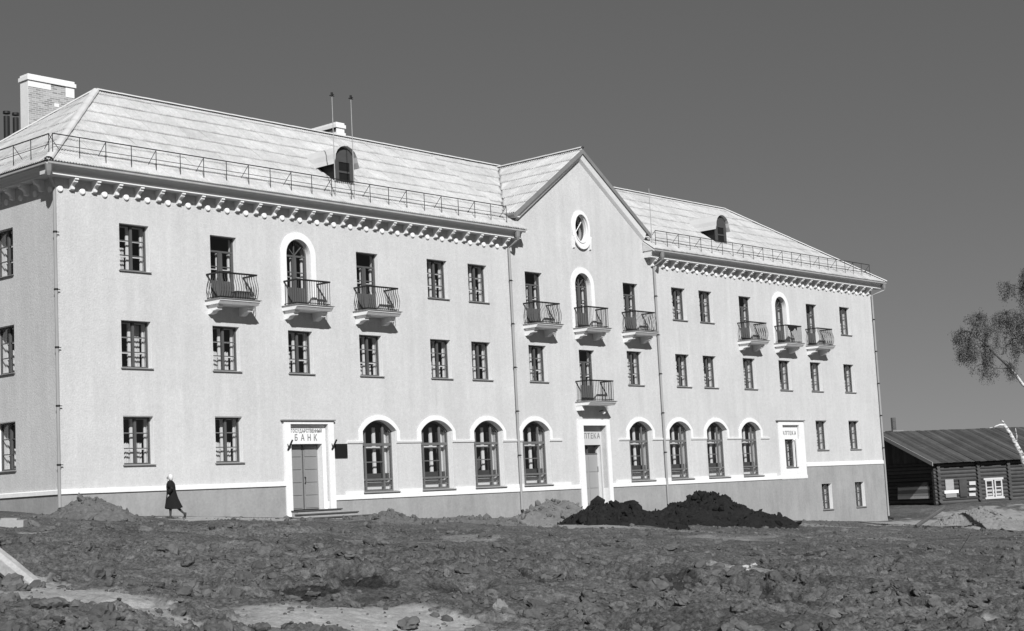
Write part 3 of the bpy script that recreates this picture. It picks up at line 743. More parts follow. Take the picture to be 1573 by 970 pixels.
# ---- portals with lettering
def lettering(txt, size, width, parent, pos, gap=0.25):
    """one mesh for each letter, set side by side to fill the width"""
    ms = []
    for ch in txt:
        cu = bpy.data.curves.new('t', 'FONT'); cu.body = ch; cu.size = size; cu.extrude = 0.008; cu.align_y = 'CENTER'; cu.offset = size * 0.012
        t = bpy.data.objects.new('t', cu); col.objects.link(t); bpy.context.view_layer.update()
        me = bpy.data.meshes.new_from_object(t.evaluated_get(bpy.context.evaluated_depsgraph_get()))
        bpy.data.objects.remove(t); bpy.data.curves.remove(cu)
        xs = [v.co.x for v in me.vertices]; ms.append((me, min(xs), max(xs) - min(xs)))
    tot = sum(m[2] for m in ms); k = width / (tot + gap * size * (len(ms) - 1)); x = -width / 2
    for me, x0, w in ms:
        for v in me.vertices: v.co = ((v.co.x - x0) * k, -v.co.z, v.co.y)
        me.name = 'letter'; me.materials.clear(); me.materials.append(M['letters'])
        child('letter', me, parent, (pos[0] + x, pos[1], pos[2])); x += (w + gap * size) * k
def portal(x0, x1, z0, z1, ix0, ix1, iz, proud=0.07):
    lp = [(x0, z0), (ix0, z0), (ix0, iz), (ix1, iz), (ix1, z0), (x1, z0), (x1, z1), (x0, z1)]
    return slab_poly(lp, [], -proud, -0.001).build('portal', 'trim', bld)
# left entrance
p = portal(9.92, 12.50, -1.75, 2.42, 10.24, 12.20, 2.30)
child('drip_cap', MB().box(9.78, 12.56, -0.14, -0.001, 2.425, 2.47).mesh('drip_cap', 'zinc'), p)
sp = child('sign_panel', slab_poly([(10.242, -1.7), (10.42, -1.7), (10.42, 1.53), (12.02, 1.53), (12.02, -1.7), (12.198, -1.7), (12.198, 2.298), (10.242, 2.298)], [], 0.13, 0.22).mesh('sign_panel', 'trim'), p)
lettering('ГОСУДАРСТВЕННЫЙ', 0.19, 1.60, p, (11.22, 0.12, 2.04), .15)
lettering('БАНК', 0.34, 1.16, p, (11.18, 0.12, 1.77), .60)
dj = BP('door_jamb', MB().box(10.242, 10.42, 0.221, 0.5, -1.7, 1.53).box(12.02, 12.198, 0.221, 0.5, -1.7, 1.53).box(10.242, 12.198, 0.221, 0.5, 1.531, 2.298), 'trim')
BP('door_jamb', MB().box(9.97, 10.2395, -.0005, .5, -1.75, -.096), 'trim'); BP('door_jamb', MB().box(12.2005, 12.47, -.0005, .5, -1.75, -.736), 'trim')
BP('door_jamb', MB().box(28.21, 28.549, -.0005, .5, -2.5, -.736), 'trim'); BP('door_jamb', MB().box(30.331, 30.57, -.0005, .5, -2.5, -.736), 'trim')
def door_leaf(x0, x1, z0, z1, y, mat, rows):
    m = MB().box(x0, x1, y, y + 0.05, z0, z1); h = (z1 - z0) / rows
    for k in range(rows):
        for s in ((x0 + 0.07, x1 - 0.07),): m.box(s[0], s[1], y - 0.022, y - 0.0005, z0 + k * h + 0.05, z0 + (k + 1) * h - 0.05)
    return m.build('door_leaf', mat, bld)
door_leaf(10.425, 11.195, -1.02, 1.50, 0.42, 'door', 5); d = door_leaf(11.245, 12.015, -1.02, 1.50, 0.42, 'door', 5)
child('handle', MB().tube([(11.29, 0.40, 0.0), (11.29, 0.34, 0.02), (11.29, 0.34, 0.22), (11.29, 0.40, 0.24)], 0.018, 6).mesh('handle', 'iron'), d)
BP('door_post', MB().box(11.195, 11.245, 0.405, 0.47, -1.02, 1.50), 'frame')
for x in (10.06, 12.36):                                                         # slanting flag holders on the portal
    b = BP('flag_holder', MB().tube([(x, -0.07, 1.28), (x + 0.02, -0.34, 1.66)], 0.035, 8), 'iron')
    child('bracket', MB().tube([(x, -0.07, 1.52), (x, -0.15, 1.36)], 0.018, 6).mesh('bracket', 'iron'), b)
BP('notice_board', MB().box(12.56, 13.22, -0.05, -0.004, 0.95, 1.51), 'black')
for i, (xa, xb, yf, zt) in enumerate(((10.15, 12.40, -0.45, -1.05), (10.0, 12.95, -0.80, -1.20), (9.9, 13.45, -1.15, -1.35))):
    s = BP('step', MB().box(xa, xb, yf, 0.40 if i == 0 else yf + .36, zt - 0.6, zt - 0.05), 'concrete')
    child('tread', MB().box(xa - 0.03, xb + 0.03, yf - 0.04, 0.40 if i == 0 else yf + 0.355, zt - 0.048, zt).mesh('tread', 'tread'), s)
# middle entrance
p = portal(28.15, 30.62, -2.5, 2.54, 28.55, 30.33, 2.26)
child('sign_panel', slab_poly([(28.552, -2.4), (28.66, -2.4), (28.66, 1.34), (30.24, 1.34), (30.24, -2.4), (30.328, -2.4), (30.328, 2.258), (28.552, 2.258)], [], 0.28, 0.36).mesh('sign_panel', 'signpanel'), p)
lettering('АПТЕКА', 0.36, 1.52, p, (29.45, 0.27, 1.77), .22)
BP('door_jamb', MB().box(28.552, 28.66, 0.361, 0.62, -2.4, 1.34).box(30.24, 30.328, 0.361, 0.62, -2.4, 1.34), 'trim')
d = door_leaf(28.665, 30.235, -1.55, 0.88, 0.52, 'doorpale', 1)
for x0, x1 in ((28.75, 29.40), (29.50, 30.15)):
    for z0, z1 in ((-1.45, -0.80), (-0.72, -0.02), (0.06, 0.80)):
        child('door_panel', MB().box(x0, x1, 0.475, 0.4975, z0, z1).mesh('door_panel', 'doorpale'), d)
child('handle', MB().box(28.80, 28.86, 0.42, 0.4745, -0.25, -0.02).mesh('handle', 'iron'), d)
t = BP('transom_window', MB().box(28.665, 30.235, 0.51, 0.57, 0.885, 0.95).box(28.665, 30.235, 0.51, 0.57, 1.28, 1.338).box(29.42, 29.50, 0.512, 0.568, 0.95, 1.28), 'frame')
for x0, x1 in ((28.665, 29.42), (29.50, 30.235)): child('pane', MB().add([(x0, .54, .95), (x1, .54, .95), (x1, .54, 1.28), (x0, .54, 1.28)], [(0, 1, 2, 3)]).mesh('pane', 'glass'), t)
l = BP('porch_lamp', MB().tube([(29.9, -0.03, 2.95), (29.9, -0.28, 2.98)], 0.02, 6), 'iron')
bmx = bmesh.new(); bmesh.ops.create_uvsphere(bmx, u_segments=12, v_segments=8, radius=0.085); mm = bpy.data.meshes.new('globe'); bmx.to_mesh(mm); bmx.free(); mm.materials.append(M['inner']); child('globe', mm, l, (29.9, -0.30, 2.87))
# right-hand portal holding a window
BP('portal', slab_poly(rect(46.20, 48.93, -0.76, 2.52), [rect(46.602, 48.398, 1.64 - .12, 2.298), rect(46.74, 47.96, -0.079, 1.519)], -0.06, -0.001), 'trim')
p = BP('portal', slab_poly(rect(46.602, 48.398, -0.078, 2.298), [rect(46.74, 47.96, -0.06, 1.50)], 0.10, 0.2), 'trim')
lettering('АПТЕКА', 0.32, 1.50, p, (47.52, 0.09, 1.84), .22)
child('drip_cap', MB().box(45.98, 49.0, -0.13, -0.001, 2.525, 2.575).mesh('drip_cap', 'zinc'), p)
put_window((46.74, 0.2, -0.06), win_meshes(1.22, 1.56, y0=0.03), sill=False, w=1.2)
BP('sill', MB().prism([(-0.12, -0.115), (-0.12, -0.085), (0.12, -0.062), (0.12, -0.115)], 46.70, 48.0, 'x'), 'zinc')

# ---- balconies
def baluster_mesh(bulge):
    n = 7; pts = [(0, -bulge * (math.sin(math.pi * min(1, t * 1.15)) ** 1.2 if t < .87 else 0) * (1 - .35 * t) if bulge else 0, t * 0.93) for t in [i / n for i in range(n + 1)]]
    return MB().tube(pts, 0.015, 4).mesh('baluster', 'iron')
BAL = {b: baluster_mesh(b) for b in (0.0, 0.13)}
def console_mesh(dp=0.62):
    prof = [(0, 0), (-dp, 0), (-dp, -0.09), (-dp + .08, -0.11), (-dp + .08, -0.19), (-dp * .5, -0.22), (-dp * .35, -0.30), (-0.06, -0.33), (0, -0.33)]
    return MB().prism(prof, 0, 0.24, 'x').mesh('console', 'trim')
CONS = console_mesh()
SLAB = {}
def balcony(x0, z, w, bulge, dp=0.88, consoles=True):
    o = bpy.data.objects.new('balcony', MB().prism([(-0.001, -0.17), (-dp + .12, -0.17), (-dp + .04, -0.08), (-dp, -0.05), (-dp, 0.0), (-0.001, 0.0)], 0, w, 'x').mesh('balcony', 'trim'))
    col.objects.link(o); o.parent = bld; o.location = Vector((x0, 0, z)) - BASE
    child('slab_capping', MB().box(-0.04, w + 0.04, -dp - 0.04, -0.001, 0.001, 0.03).mesh('slab_capping', 'zinc'), o)
    if consoles:
        for x in (0.10, w - 0.34): child('console', CONS, o, (x, -0.001, -0.171))
    else:
        child('console', MB().box(0.02, 0.20, -0.35, -0.001, -0.40, -0.171).mesh('console', 'trim'), o)
    y = -dp + 0.10; a, b = 0.08, w - 0.08; zr = 1.0
    rail = MB().box(a - 0.03, b + 0.03, y - 0.03, y + 0.03, zr - 0.03, zr + 0.03).box(a - 0.03, a + 0.03, y + 0.03, -0.001, zr - 0.03, zr + 0.03).box(b - 0.03, b + 0.03, y + 0.03, -0.001, zr - 0.03, zr + 0.03)
    child('hand_rail', rail.mesh('hand_rail', 'iron'), o)
    low = MB().box(a, b, y - 0.012, y + 0.012, 0.09, 0.115).box(a - .012, a + 0.012, y + .012, -0.001, 0.09, 0.115).box(b - .012, b + .012, y + .012, -0.001, 0.09, 0.115)
    child('bottom_rail', low.mesh('bottom_rail', 'iron'), o)
    n = 16; bm_ = BAL[bulge]
    for i in range(n): child('baluster', bm_, o, (a + (b - a) * i / (n - 1), y, 0.035))
    for i in range(1, 6):
        yy = y + (0 - y) * i / 6
        child('baluster', bm_, o, (a, yy, 0.035), (0, 0, -math.pi / 2)); child('baluster', bm_, o, (b, yy, 0.035), (0, 0, math.pi / 2))
    return o
BALC = [('B', 6.34, .13), ('C', 10.08, 0.0), ('D', 13.88, .13), ('G', 24.58, .13), ('H', 28.28, 0.0), ('I', 32.14, .13), ('L', 42.66, .13), ('M', 46.42, 0.0), ('N', 49.92, .13)]
blc = {}
for nme, x, bu in BALC: blc[nme] = balcony(x, 6.90, 1.90 if nme in 'BCD' else 1.82, bu)
balcony(28.14, 3.36, 2.05, 0.0, consoles=False)
# things standing or hanging on balconies
def on_balcony(name, label, cat, mb, mat, group=None):
    o = mb.build(name, mat); tag(o, label, cat, group); return o
x = 6.34
b_ = MB().box(7.35, 8.0, -0.62, -0.30, 6.935, 7.25)
on_balcony('wooden_box', 'dark wooden box standing on the balcony above the plain window beside the bank door', 'box', b_.box(7.33, 8.02, -0.64, -0.28, 7.25, 7.28), 'frame')
m = MB(); n = 18; vs = []
for i in range(n + 1):
    t = i / n; yy = -0.865 - 0.012 * math.sin(i * 2.0)
    vs += [(46.55 + 1.05 * t, yy, 7.925), (46.55 + 1.05 * t, yy - 0.01, 7.925 - (0.16 + 0.22 * abs(math.sin(t * 4.2))))]
m.add(vs, [(2 * i, 2 * i + 2, 2 * i + 3, 2 * i + 1) for i in range(n)])
m.add([(46.55, -0.865, 7.926), (47.6, -0.865, 7.926), (47.6, -0.70, 7.926), (46.55, -0.70, 7.926)], [(0, 1, 2, 3)])
on_balcony('rug', 'dark cloth hung over the rail of the right wing arched door balcony', 'cloth', m, 'cloth_dark')

# ---- oval gable window with its moulded surround
cx, cz, a, b = oval
BP('oval_surround', slab_poly(ellipse(cx, cz, a + .20, b + .20, 48), [ellipse(cx, cz, a, b, 48)], -0.06, -0.001), 'trim')
BP('oval_surround', slab_poly(ellipse(cx, cz, a + .055, b + .055, 48), [ellipse(cx, cz, a + .001, b + .001, 48)], -0.10, -0.0605), 'trim')
BP('oval_lining', slab_poly(ellipse(cx, cz, a - .001, b - .001, 48), [ellipse(cx, cz, a - .03, b - .03, 48)], 0.002, 0.16), 'trim')
ow = BP('oval_window', slab_poly(ellipse(cx, cz, a - .031, b - .031, 48), [ellipse(cx, cz, a - .09, b - .09, 48)], 0.161, 0.21), 'frame')
child('glazing_bar', MB().tube([(cx - .36, .185, cz - .42), (cx + .36, .185, cz + .42)], 0.022, 6).mesh('glazing_bar', 'inner'), ow)
child('pane', MB().add([(x_, 0.20, z_) for x_, z_ in ellipse(cx, cz, a - .06, b - .06, 36)], [tuple(range(36))]).mesh('pane', 'glass'), ow)
m = []
for i in range(17):
    t = math.radians(200 + 140 * i / 16); m.append((cx + (a + .26) * math.cos(t), cz - .06 + (b + .30) * math.sin(t)))
m2 = [(cx + (a + .08) * math.cos(math.radians(200 + 140 * i / 16)), cz - .06 + (b + .16) * math.sin(math.radians(200 + 140 * i / 16))) for i in range(17)]
fest = BP('festoon', slab_poly(m + m2[::-1], [], -0.13, -0.061), 'trim')
for s in (-1, 1): child('pendant', MB().prism([(-0.001, cz - 1.05), (-0.08, cz - 1.0), (-0.11, cz - 0.5), (-0.06, cz - .42), (-0.001, cz - .42)], cx + s * .64 - .06, cx + s * .64 + .06, 'x').mesh('pendant', 'trim'), fest)

# ---- cornice with brackets and discs
CPROF = [(0.0, 10.845), (-0.43, 10.845), (-0.43, 10.90), (-0.46, 10.93), (-0.48, 11.02), (-0.54, 11.10), (-0.60, 11.13), (-0.60, 11.17), (0.0, 11.17)]
def cornice(a, b):
    return BP('cornice', MB().prism(CPROF, a, b, 'x'), 'soffit')
cl = cornice(-0.60, 24.2); cr = cornice(34.36, LX + 0.60)
cs = BP('cornice', MB().prism(CPROF, 0.0, DY, 'y'), 'soffit')
child('fillet', MB().box(-0.44, 24.205, -0.445, -0.4302, 10.84, 10.868).mesh('fillet', 'trim'), cl)
child('fillet', MB().box(34.355, LX, -0.445, -0.4302, 10.84, 10.868).mesh('fillet', 'trim'), cr)
BPR = [(0.0, 10.844), (-0.41, 10.844), (-0.41, 10.765), (-0.35, 10.75), (-0.35, 10.69), (-0.24, 10.66), (-0.16, 10.58), (-0.15, 10.47), (-0.05, 10.44), (0.0, 10.44)]
BRK = MB().prism([(y, z - 10.844) for y, z in BPR], -0.075, 0.075, 'x').mesh('bracket', 'trim')
dm = MB(); nn = 16
dm.add([(0.115 * math.cos(2 * math.pi * i / nn), 0, 0.115 * math.sin(2 * math.pi * i / nn)) for i in range(nn)] + [(0.115 * math.cos(2 * math.pi * i / nn), -0.05, 0.115 * math.sin(2 * math.pi * i / nn)) for i in range(nn)] + [(0.085 * math.cos(2 * math.pi * i / nn), -0.075, 0.09 * math.sin(2 * math.pi * i / nn)) for i in range(nn)],
       [(i, (i + 1) % nn, nn + (i + 1) % nn, nn + i) for i in range(nn)] + [(nn + i, nn + (i + 1) % nn, 2 * nn + (i + 1) % nn, 2 * nn + i) for i in range(nn)] + [tuple(range(2 * nn, 3 * nn))])
DISC = dm.mesh('disc', 'trim')
def run(par, x0, x1, n):
    for i in range(n):
        x = x0 + (x1 - x0) * i / (n - 1); child('bracket', BRK, par, (x, -0.0005, 10.844))
        if i < n - 1: child('disc', DISC, par, (x + (x1 - x0) / (n - 1) / 2, -0.0005, 10.45))
run(cl, 0.61, 23.45, 26); run(cr, 34.95, 57.75, 26)
child('disc', DISC, cl, (0.17, -0.0005, 10.45))
for i in range(11):
    y = 0.75 + i * 0.93
    child('bracket', BRK, cs, (-0.0005, y, 10.844), (0, 0, -math.pi / 2)); child('disc', DISC, cs, (-0.0005, y - .465, 10.45), (0, 0, -math.pi / 2))

# ---- roof
EV = -0.70; EZ = 11.25; K = 0.770; RY = 5.4; RZ = EZ + K * (RY - EV)
AX1, AX2 = RY, 50.5; XR = LX + 0.70; YB = DY + 0.70
GK = 0.70; GRZ = 15.80; GL, GR = GX - 5.3, GX + 5.3
def zf(y): return EZ + K * (y - EV)
def zg(x): return GRZ - GK * abs(x - GX)
def vy(x): return EV + (zg(x) - EZ) / K                   # valley: where gable roof meets the front slope
rb = MB(); TH = 0.07
def roof_plate(pts, dz=-0.075):
    n = len(pts); vs = [(x, y, z + dz) for x, y, z in pts] + [(x, y, z + dz - TH) for x, y, z in pts]
    return MB().add(vs, [tuple(range(n)), tuple(range(n, 2 * n))[::-1]] + [(i, (i + 1) % n, n + (i + 1) % n, n + i) for i in range(n)])
roof = BP('roof', roof_plate([(EV, EV, EZ), (24.39, EV, EZ), (24.39, vy(24.39), zf(vy(24.39))), (GX, vy(GX), zf(vy(GX))), (GX, RY, RZ), (AX1, RY, RZ)]), 'soffit')
def RP(name, mb, mat, smooth=False):
    o = place(name, mb.mesh(name, mat, smooth)); o.parent = roof; return o
RP('roof_plate', roof_plate([(34.31, EV, EZ), (XR, EV, EZ), (AX2, RY, RZ), (GX, RY, RZ), (GX, vy(GX), zf(vy(GX))), (34.31, vy(34.31), zf(vy(34.31)))]), 'soffit')
RP('roof_plate', roof_plate([(EV, YB, EZ), (EV, EV, EZ), (AX1, RY, RZ)]), 'soffit')
RP('roof_plate', roof_plate([(XR, YB, EZ), (EV, YB, EZ), (AX1, RY, RZ), (AX2, RY, RZ)], -.02), 'sheetfar')
RP('roof_plate', roof_plate([(XR, EV, EZ), (XR, YB, EZ), (AX2, RY, RZ)], -.02), 'sheetfar')
GY = -0.30
RP('roof_plate', roof_plate([(GL, GY, zg(GL)), (GX, GY, GRZ), (GX, vy(GX), GRZ), (GL, vy(GL), zg(GL))]), 'soffit')
RP('roof_plate', roof_plate([(GX, GY, GRZ), (GR, GY, zg(GR)), (GR, vy(GR), zg(GR)), (GX, vy(GX), GRZ)], -.02), 'sheetfar')
# corrugated sheets, each its own piece
SHW, SHL, LAP = 0.69, 1.16, 1.06
def corr(wd, ln, nw=6, seg=4):
    vs, fs = [], []; n = nw * seg
    for i in range(n + 1):
        x = -wd / 2 + wd * i / n; z = 0.034 * math.cos(2 * math.pi * i / seg)
        vs += [(x, 0, z + 0.022), (x, ln, z)]
    return vs, [(2 * i, 2 * i + 2, 2 * i + 3, 2 * i + 1) for i in range(n)]
SHV, SHF = corr(SHW, SHL)
SHEET = MB().add(SHV, SHF).mesh('roof_sheet', 'sheet', True)
def set_lap(me, vals): me.attributes.new('lap', 'FLOAT', 'POINT').data.foreach_set('value', np.array(vals, np.float32))
LAPS = [float(v[1] > 0) for v in SHV]
set_lap(SHEET, LAPS)
sheets = []      # (matrix, mesh verts/faces or None, centre)
def cover(poly, origin, along, up, seed):
    """cover a plane with sheets; poly: corners (world), origin: lower left, along/up: unit vectors in the plane"""
    rs = random.Random(seed); nrm = along.cross(up).normalized()
    if nrm.z < 0: nrm = -nrm
    o = Vector(origin); P = [Vector(p) for p in poly]; c = sum(P, Vector()) / len(P)
    planes = []
    for i in range(len(P)):
        e = P[(i + 1) % len(P)] - P[i]; nn = e.cross(nrm).normalized()
        if (c - P[i]).dot(nn) > 0: nn = -nn
        planes.append((P[i], nn))
    us = [(p - o).dot(along) for p in P]; vs_ = [(p - o).dot(up) for p in P]
    rows = int((max(vs_) - min(vs_)) / LAP) + 2
    for r in range(rows):
        v = min(vs_) - 0.05 + r * LAP; off = 0.23 if r % 2 else 0.0
        u = min(us) - 0.4 + off
        while u < max(us) + 0.5:
            j = rs.uniform(-.012, .012); tilt = rs.uniform(0.003, 0.016)
            loc = o + along * u + up * (v + rs.uniform(-.015, .015)) + nrm * (0.004 + rs.uniform(0, .006))
            upt = (up + nrm * -tilt).normalized(); al = (along + up * j).normalized(); nz = al.cross(upt).normalized()
            if nz.z < 0: nz = -nz
            mt = Matrix((al, upt, nz)).transposed().to_4x4(); mt.translation = loc
            corners = [mt @ Vector(q) for q in ((-SHW / 2, 0, 0), (SHW / 2, 0, 0), (SHW / 2, SHL, 0), (-SHW / 2, SHL, 0))]
            if max(max((q - p0).dot(nn) for q in corners) for p0, nn in planes) <= 0.0:
                sheets.append((mt, None, loc))
            elif all(min((q - p0).dot(nn) for q in corners) < -0.02 for p0, nn in planes):
                bm = bmesh.new(); ll = bm.verts.layers.float.new('lap'); bv = [bm.verts.new(mt @ Vector(q)) for q in SHV]
                for q, w_ in zip(bv, LAPS): q[ll] = w_
                for f in SHF: bm.faces.new([bv[i] for i in f])
                for p0, nn in planes:
                    bmesh.ops.bisect_plane(bm, geom=bm.verts[:] + bm.edges[:] + bm.faces[:], plane_co=p0 + nn * 0.005, plane_no=nn, clear_outer=True)
                if len(bm.faces) > 3:
                    bm.verts.index_update()
                    sheets.append((None, ([v.co.copy() for v in bm.verts], [[v.index for v in f.verts] for f in bm.faces], [v[ll] for v in bm.verts]), loc))
                bm.free()
            u += 0.575
upF = Vector((0, 1, K)).normalized(); X1 = Vector((1, 0, 0)); Y1 = Vector((0, 1, 0))
e0 = EV - 0.03
def F3(x, y): return (x, y, zf(y))
cover([F3(e0, e0), F3(24.39, e0), F3(24.39, RY), F3(AX1, RY)], F3(EV, e0), X1, upF, 1)
cover([F3(24.39, vy(24.39)), F3(GX, vy(GX)), F3(GX, RY), F3(24.39, RY)], F3(EV, e0), X1, upF, 2)
cover([F3(34.31, e0), F3(XR, e0), F3(AX2, RY), F3(34.31, RY)], F3(EV, e0), X1, upF, 3)
cover([F3(34.31, vy(34.31)), F3(34.31, RY), F3(GX, RY), F3(GX, vy(GX))], F3(EV, e0), X1, upF, 4)
upS = Vector((1, 0, K)).normalized()
cover([(e0, e0, EZ), (e0, YB, EZ), (AX1, RY, RZ)], (e0, EV, EZ), Y1, upS, 5)
upG = Vector((1, 0, GK)).normalized()
cover([(GL - .02, GY, zg(GL - .02)), (GX, GY, GRZ), (GX, vy(GX), GRZ), (GL - .02, vy(GL), zg(GL - .02))], (GL - .02, GY, zg(GL - .02)), Y1, upG, 6)
sheets.sort(key=lambda s: (s[2] - CAM).length)
big = MB(); biglap = []
for i, (mt, geo, c) in enumerate(sheets):
    if i < 300:
        if mt is not None:
            o = bpy.data.objects.new('roof_sheet', SHEET); o.matrix_local = mt
        else:
            me = bpy.data.meshes.new('roof_sheet'); lc = [v - c for v in geo[0]]; me.from_pydata(lc, [], geo[1]); me.materials.append(M['sheet']); set_lap(me, geo[2])
            for p in me.polygons: p.use_smooth = True
            o = bpy.data.objects.new('roof_sheet', me); o.location = c
        col.objects.link(o); o.parent = roof
    else:
        if mt is not None: big.add([mt @ Vector(q) for q in SHV], SHF); biglap += LAPS
        else: big.add(geo[0], geo[1]); biglap += geo[2]
bo = RP('roof_sheets_far', big, 'sheet', True); bo.name = 'far_roof_sheets'; bo['kind'] = 'stuff'; set_lap(bo.data, biglap)
def ridge_cap(a, b, r=0.13, name='ridge_cap'):
    a, b = Vector(a), Vector(b); n = max(2, int((b - a).length / 1.1)); m = MB()
    d = (b - a).normalized(); s = d.cross(Vector((0, 0, 1))).normalized(); u = s.cross(d)
    for k in range(n):
        p0 = a + (b - a) * (k / n) - d * 0.03; p1 = a + (b - a) * ((k + 1) / n) + d * 0.03
        vs = []
        for p, rr in ((p0, r), (p1, r * 0.92)):
            for w in (-90, -50, -15, 15, 50, 90):
                q = math.radians(w); vs.append(p + s * rr * 1.25 * math.sin(q) + u * (rr * 0.75 * math.cos(q) - 0.01))
        m.add(vs, [(i, i + 1, 6 + i + 1, 6 + i) for i in range(5)])
    return RP(name, m, 'cap')
ridge_cap((AX1, RY, RZ + .03), (AX2, RY, RZ + .03)); ridge_cap((EV, EV, EZ + .04), (AX1, RY, RZ + .03)); ridge_cap((EV, YB, EZ + .04), (AX1, RY, RZ + .03))
ridge_cap((XR, EV, EZ + .04), (AX2, RY, RZ + .03)); ridge_cap((GX, GY - .03, GRZ + .04), (GX, vy(GX), GRZ + .04))
# dark valley gutter
for s, xe in ((1, GL), (-1, GR)):
    pts = [(xe, vy(xe), zg(xe) + .05), (GX, vy(GX), GRZ + .05)]; a, b = Vector(pts[0]), Vector(pts[1]); d = (b - a).normalized(); sd = d.cross(Vector((0, 0, 1))).normalized() * .20
    RP('valley_gutter', MB().add([a - sd + Vector((0, 0, .03)), a, a + sd + Vector((0, 0, .03)), b - sd + Vector((0, 0, .03)), b, b + sd + Vector((0, 0, .03))], [(0, 1, 4, 3), (1, 2, 5, 4)]), 'dormer')
# gable verge boards and raking trim, small side eaves
for s in (-1, 1):
    xe = GX + s * 5.3
    def rp(x, y, dz): return (x, y, zg(x) + dz)
    xo, xi = xe, GX
    m = MB().hexa([rp(xo, GY - .04, -.24), rp(xo, GY, -.24), rp(xo, GY, -.01), rp(xo, GY - .04, -.01)], [rp(xi, GY - .04, -.24), rp(xi, GY, -.24), rp(xi, GY, -.01), rp(xi, GY - .04, -.01)])
    RP('verge_board', m, 'zinc')
    m = MB().hexa([rp(GX + s * 4.97, -.001, -.62), rp(GX + s * 4.97, -.16, -.50), rp(GX + s * 4.97, -.28, -.24), rp(GX + s * 4.97, -.001, -.24)], [rp(xi, -.001, -.56), rp(xi, -.16, -.46), rp(xi, -.28, -.24), rp(xi, -.001, -.24)])
    RP('raking_cornice', m, 'trim')
    wx = GX + s * 4.95
    RP('gable_cheek', MB().box(min(wx, wx - s * .3), max(wx, wx - s * .3), 0.5, vy(xe) + .9, 11.1, GZ0 - .05), 'plaster')
    RP('eave_gutter', MB().tube([(xe, GY, zg(xe) - .10), (xe, vy(xe) + .1, zg(xe) - .07)], 0.09, 8), 'zinc')
    RP('eave_board', MB().box(min(wx + s * .002, xe), max(wx + s * .002, xe), GY + .002, vy(xe) - .05, zg(xe) - .20, zg(xe) - .15), 'soffit')
for xa, xb in ((34.315, 34.37), (24.33, 24.385)):
    RP('eave_end', MB().prism([(-.001, 11.172), (-.59, 11.172), (-.62, zf(-.62) - .148), (-.001, zf(0) - .148)], xa, xb, 'x'), 'plaster')
# eaves gutters
def gutter(a, b, ax, sign=1):
    prof = [(-0.735, 11.20), (-0.735, 11.135), (-0.70, 11.10), (-0.64, 11.10), (-0.602, 11.13), (-0.602, 11.145), (-0.64, 11.115), (-0.69, 11.115), (-0.72, 11.14), (-0.72, 11.20)]
    return BP('gutter', MB().prism(prof, a, b, ax), 'gutter')
gutter(-0.73, 24.25, 'x'); gutter(34.33, XR + .03, 'x'); gutter(-0.60, YB, 'y')
# railing along the eaves
POST = MB().tube([(0, 0, 0), (0, 0, 0.82)], 0.016, 5).mesh('railing_post', 'iron')
BRACE = MB().tube([(0, 0.0, 0.80), (-0.05, 0.42, 0.34)], 0.012, 5).mesh('brace', 'iron')
def railing(a, b, n, side=False):
    a, b = Vector(a), Vector(b)
    m = MB().tube([a + Vector((0, 0, .82)), b + Vector((0, 0, .82))], 0.020, 6).tube([a + Vector((0, 0, .45)), b + Vector((0, 0, .45))], 0.012, 5)
    r = BP('roof_railing', m, 'iron')
    for i in range(n):
        p = a + (b - a) * (i / (n - 1))
        q = child('railing_post', POST, r, p)
        if i % 2 == 0: child('brace', BRACE, r, p, (0, 0, -math.pi / 2 if side else 0))
RYY = -0.42; RZZ = zf(RYY) - 0.02
railing((-0.35, RYY, RZZ), (23.3, RYY, RZZ), 23); railing((34.9, RYY, RZZ), (57.6, RYY, RZZ), 23); railing((RYY, -0.30, RZZ), (RYY, 10.9, RZZ), 11, True)
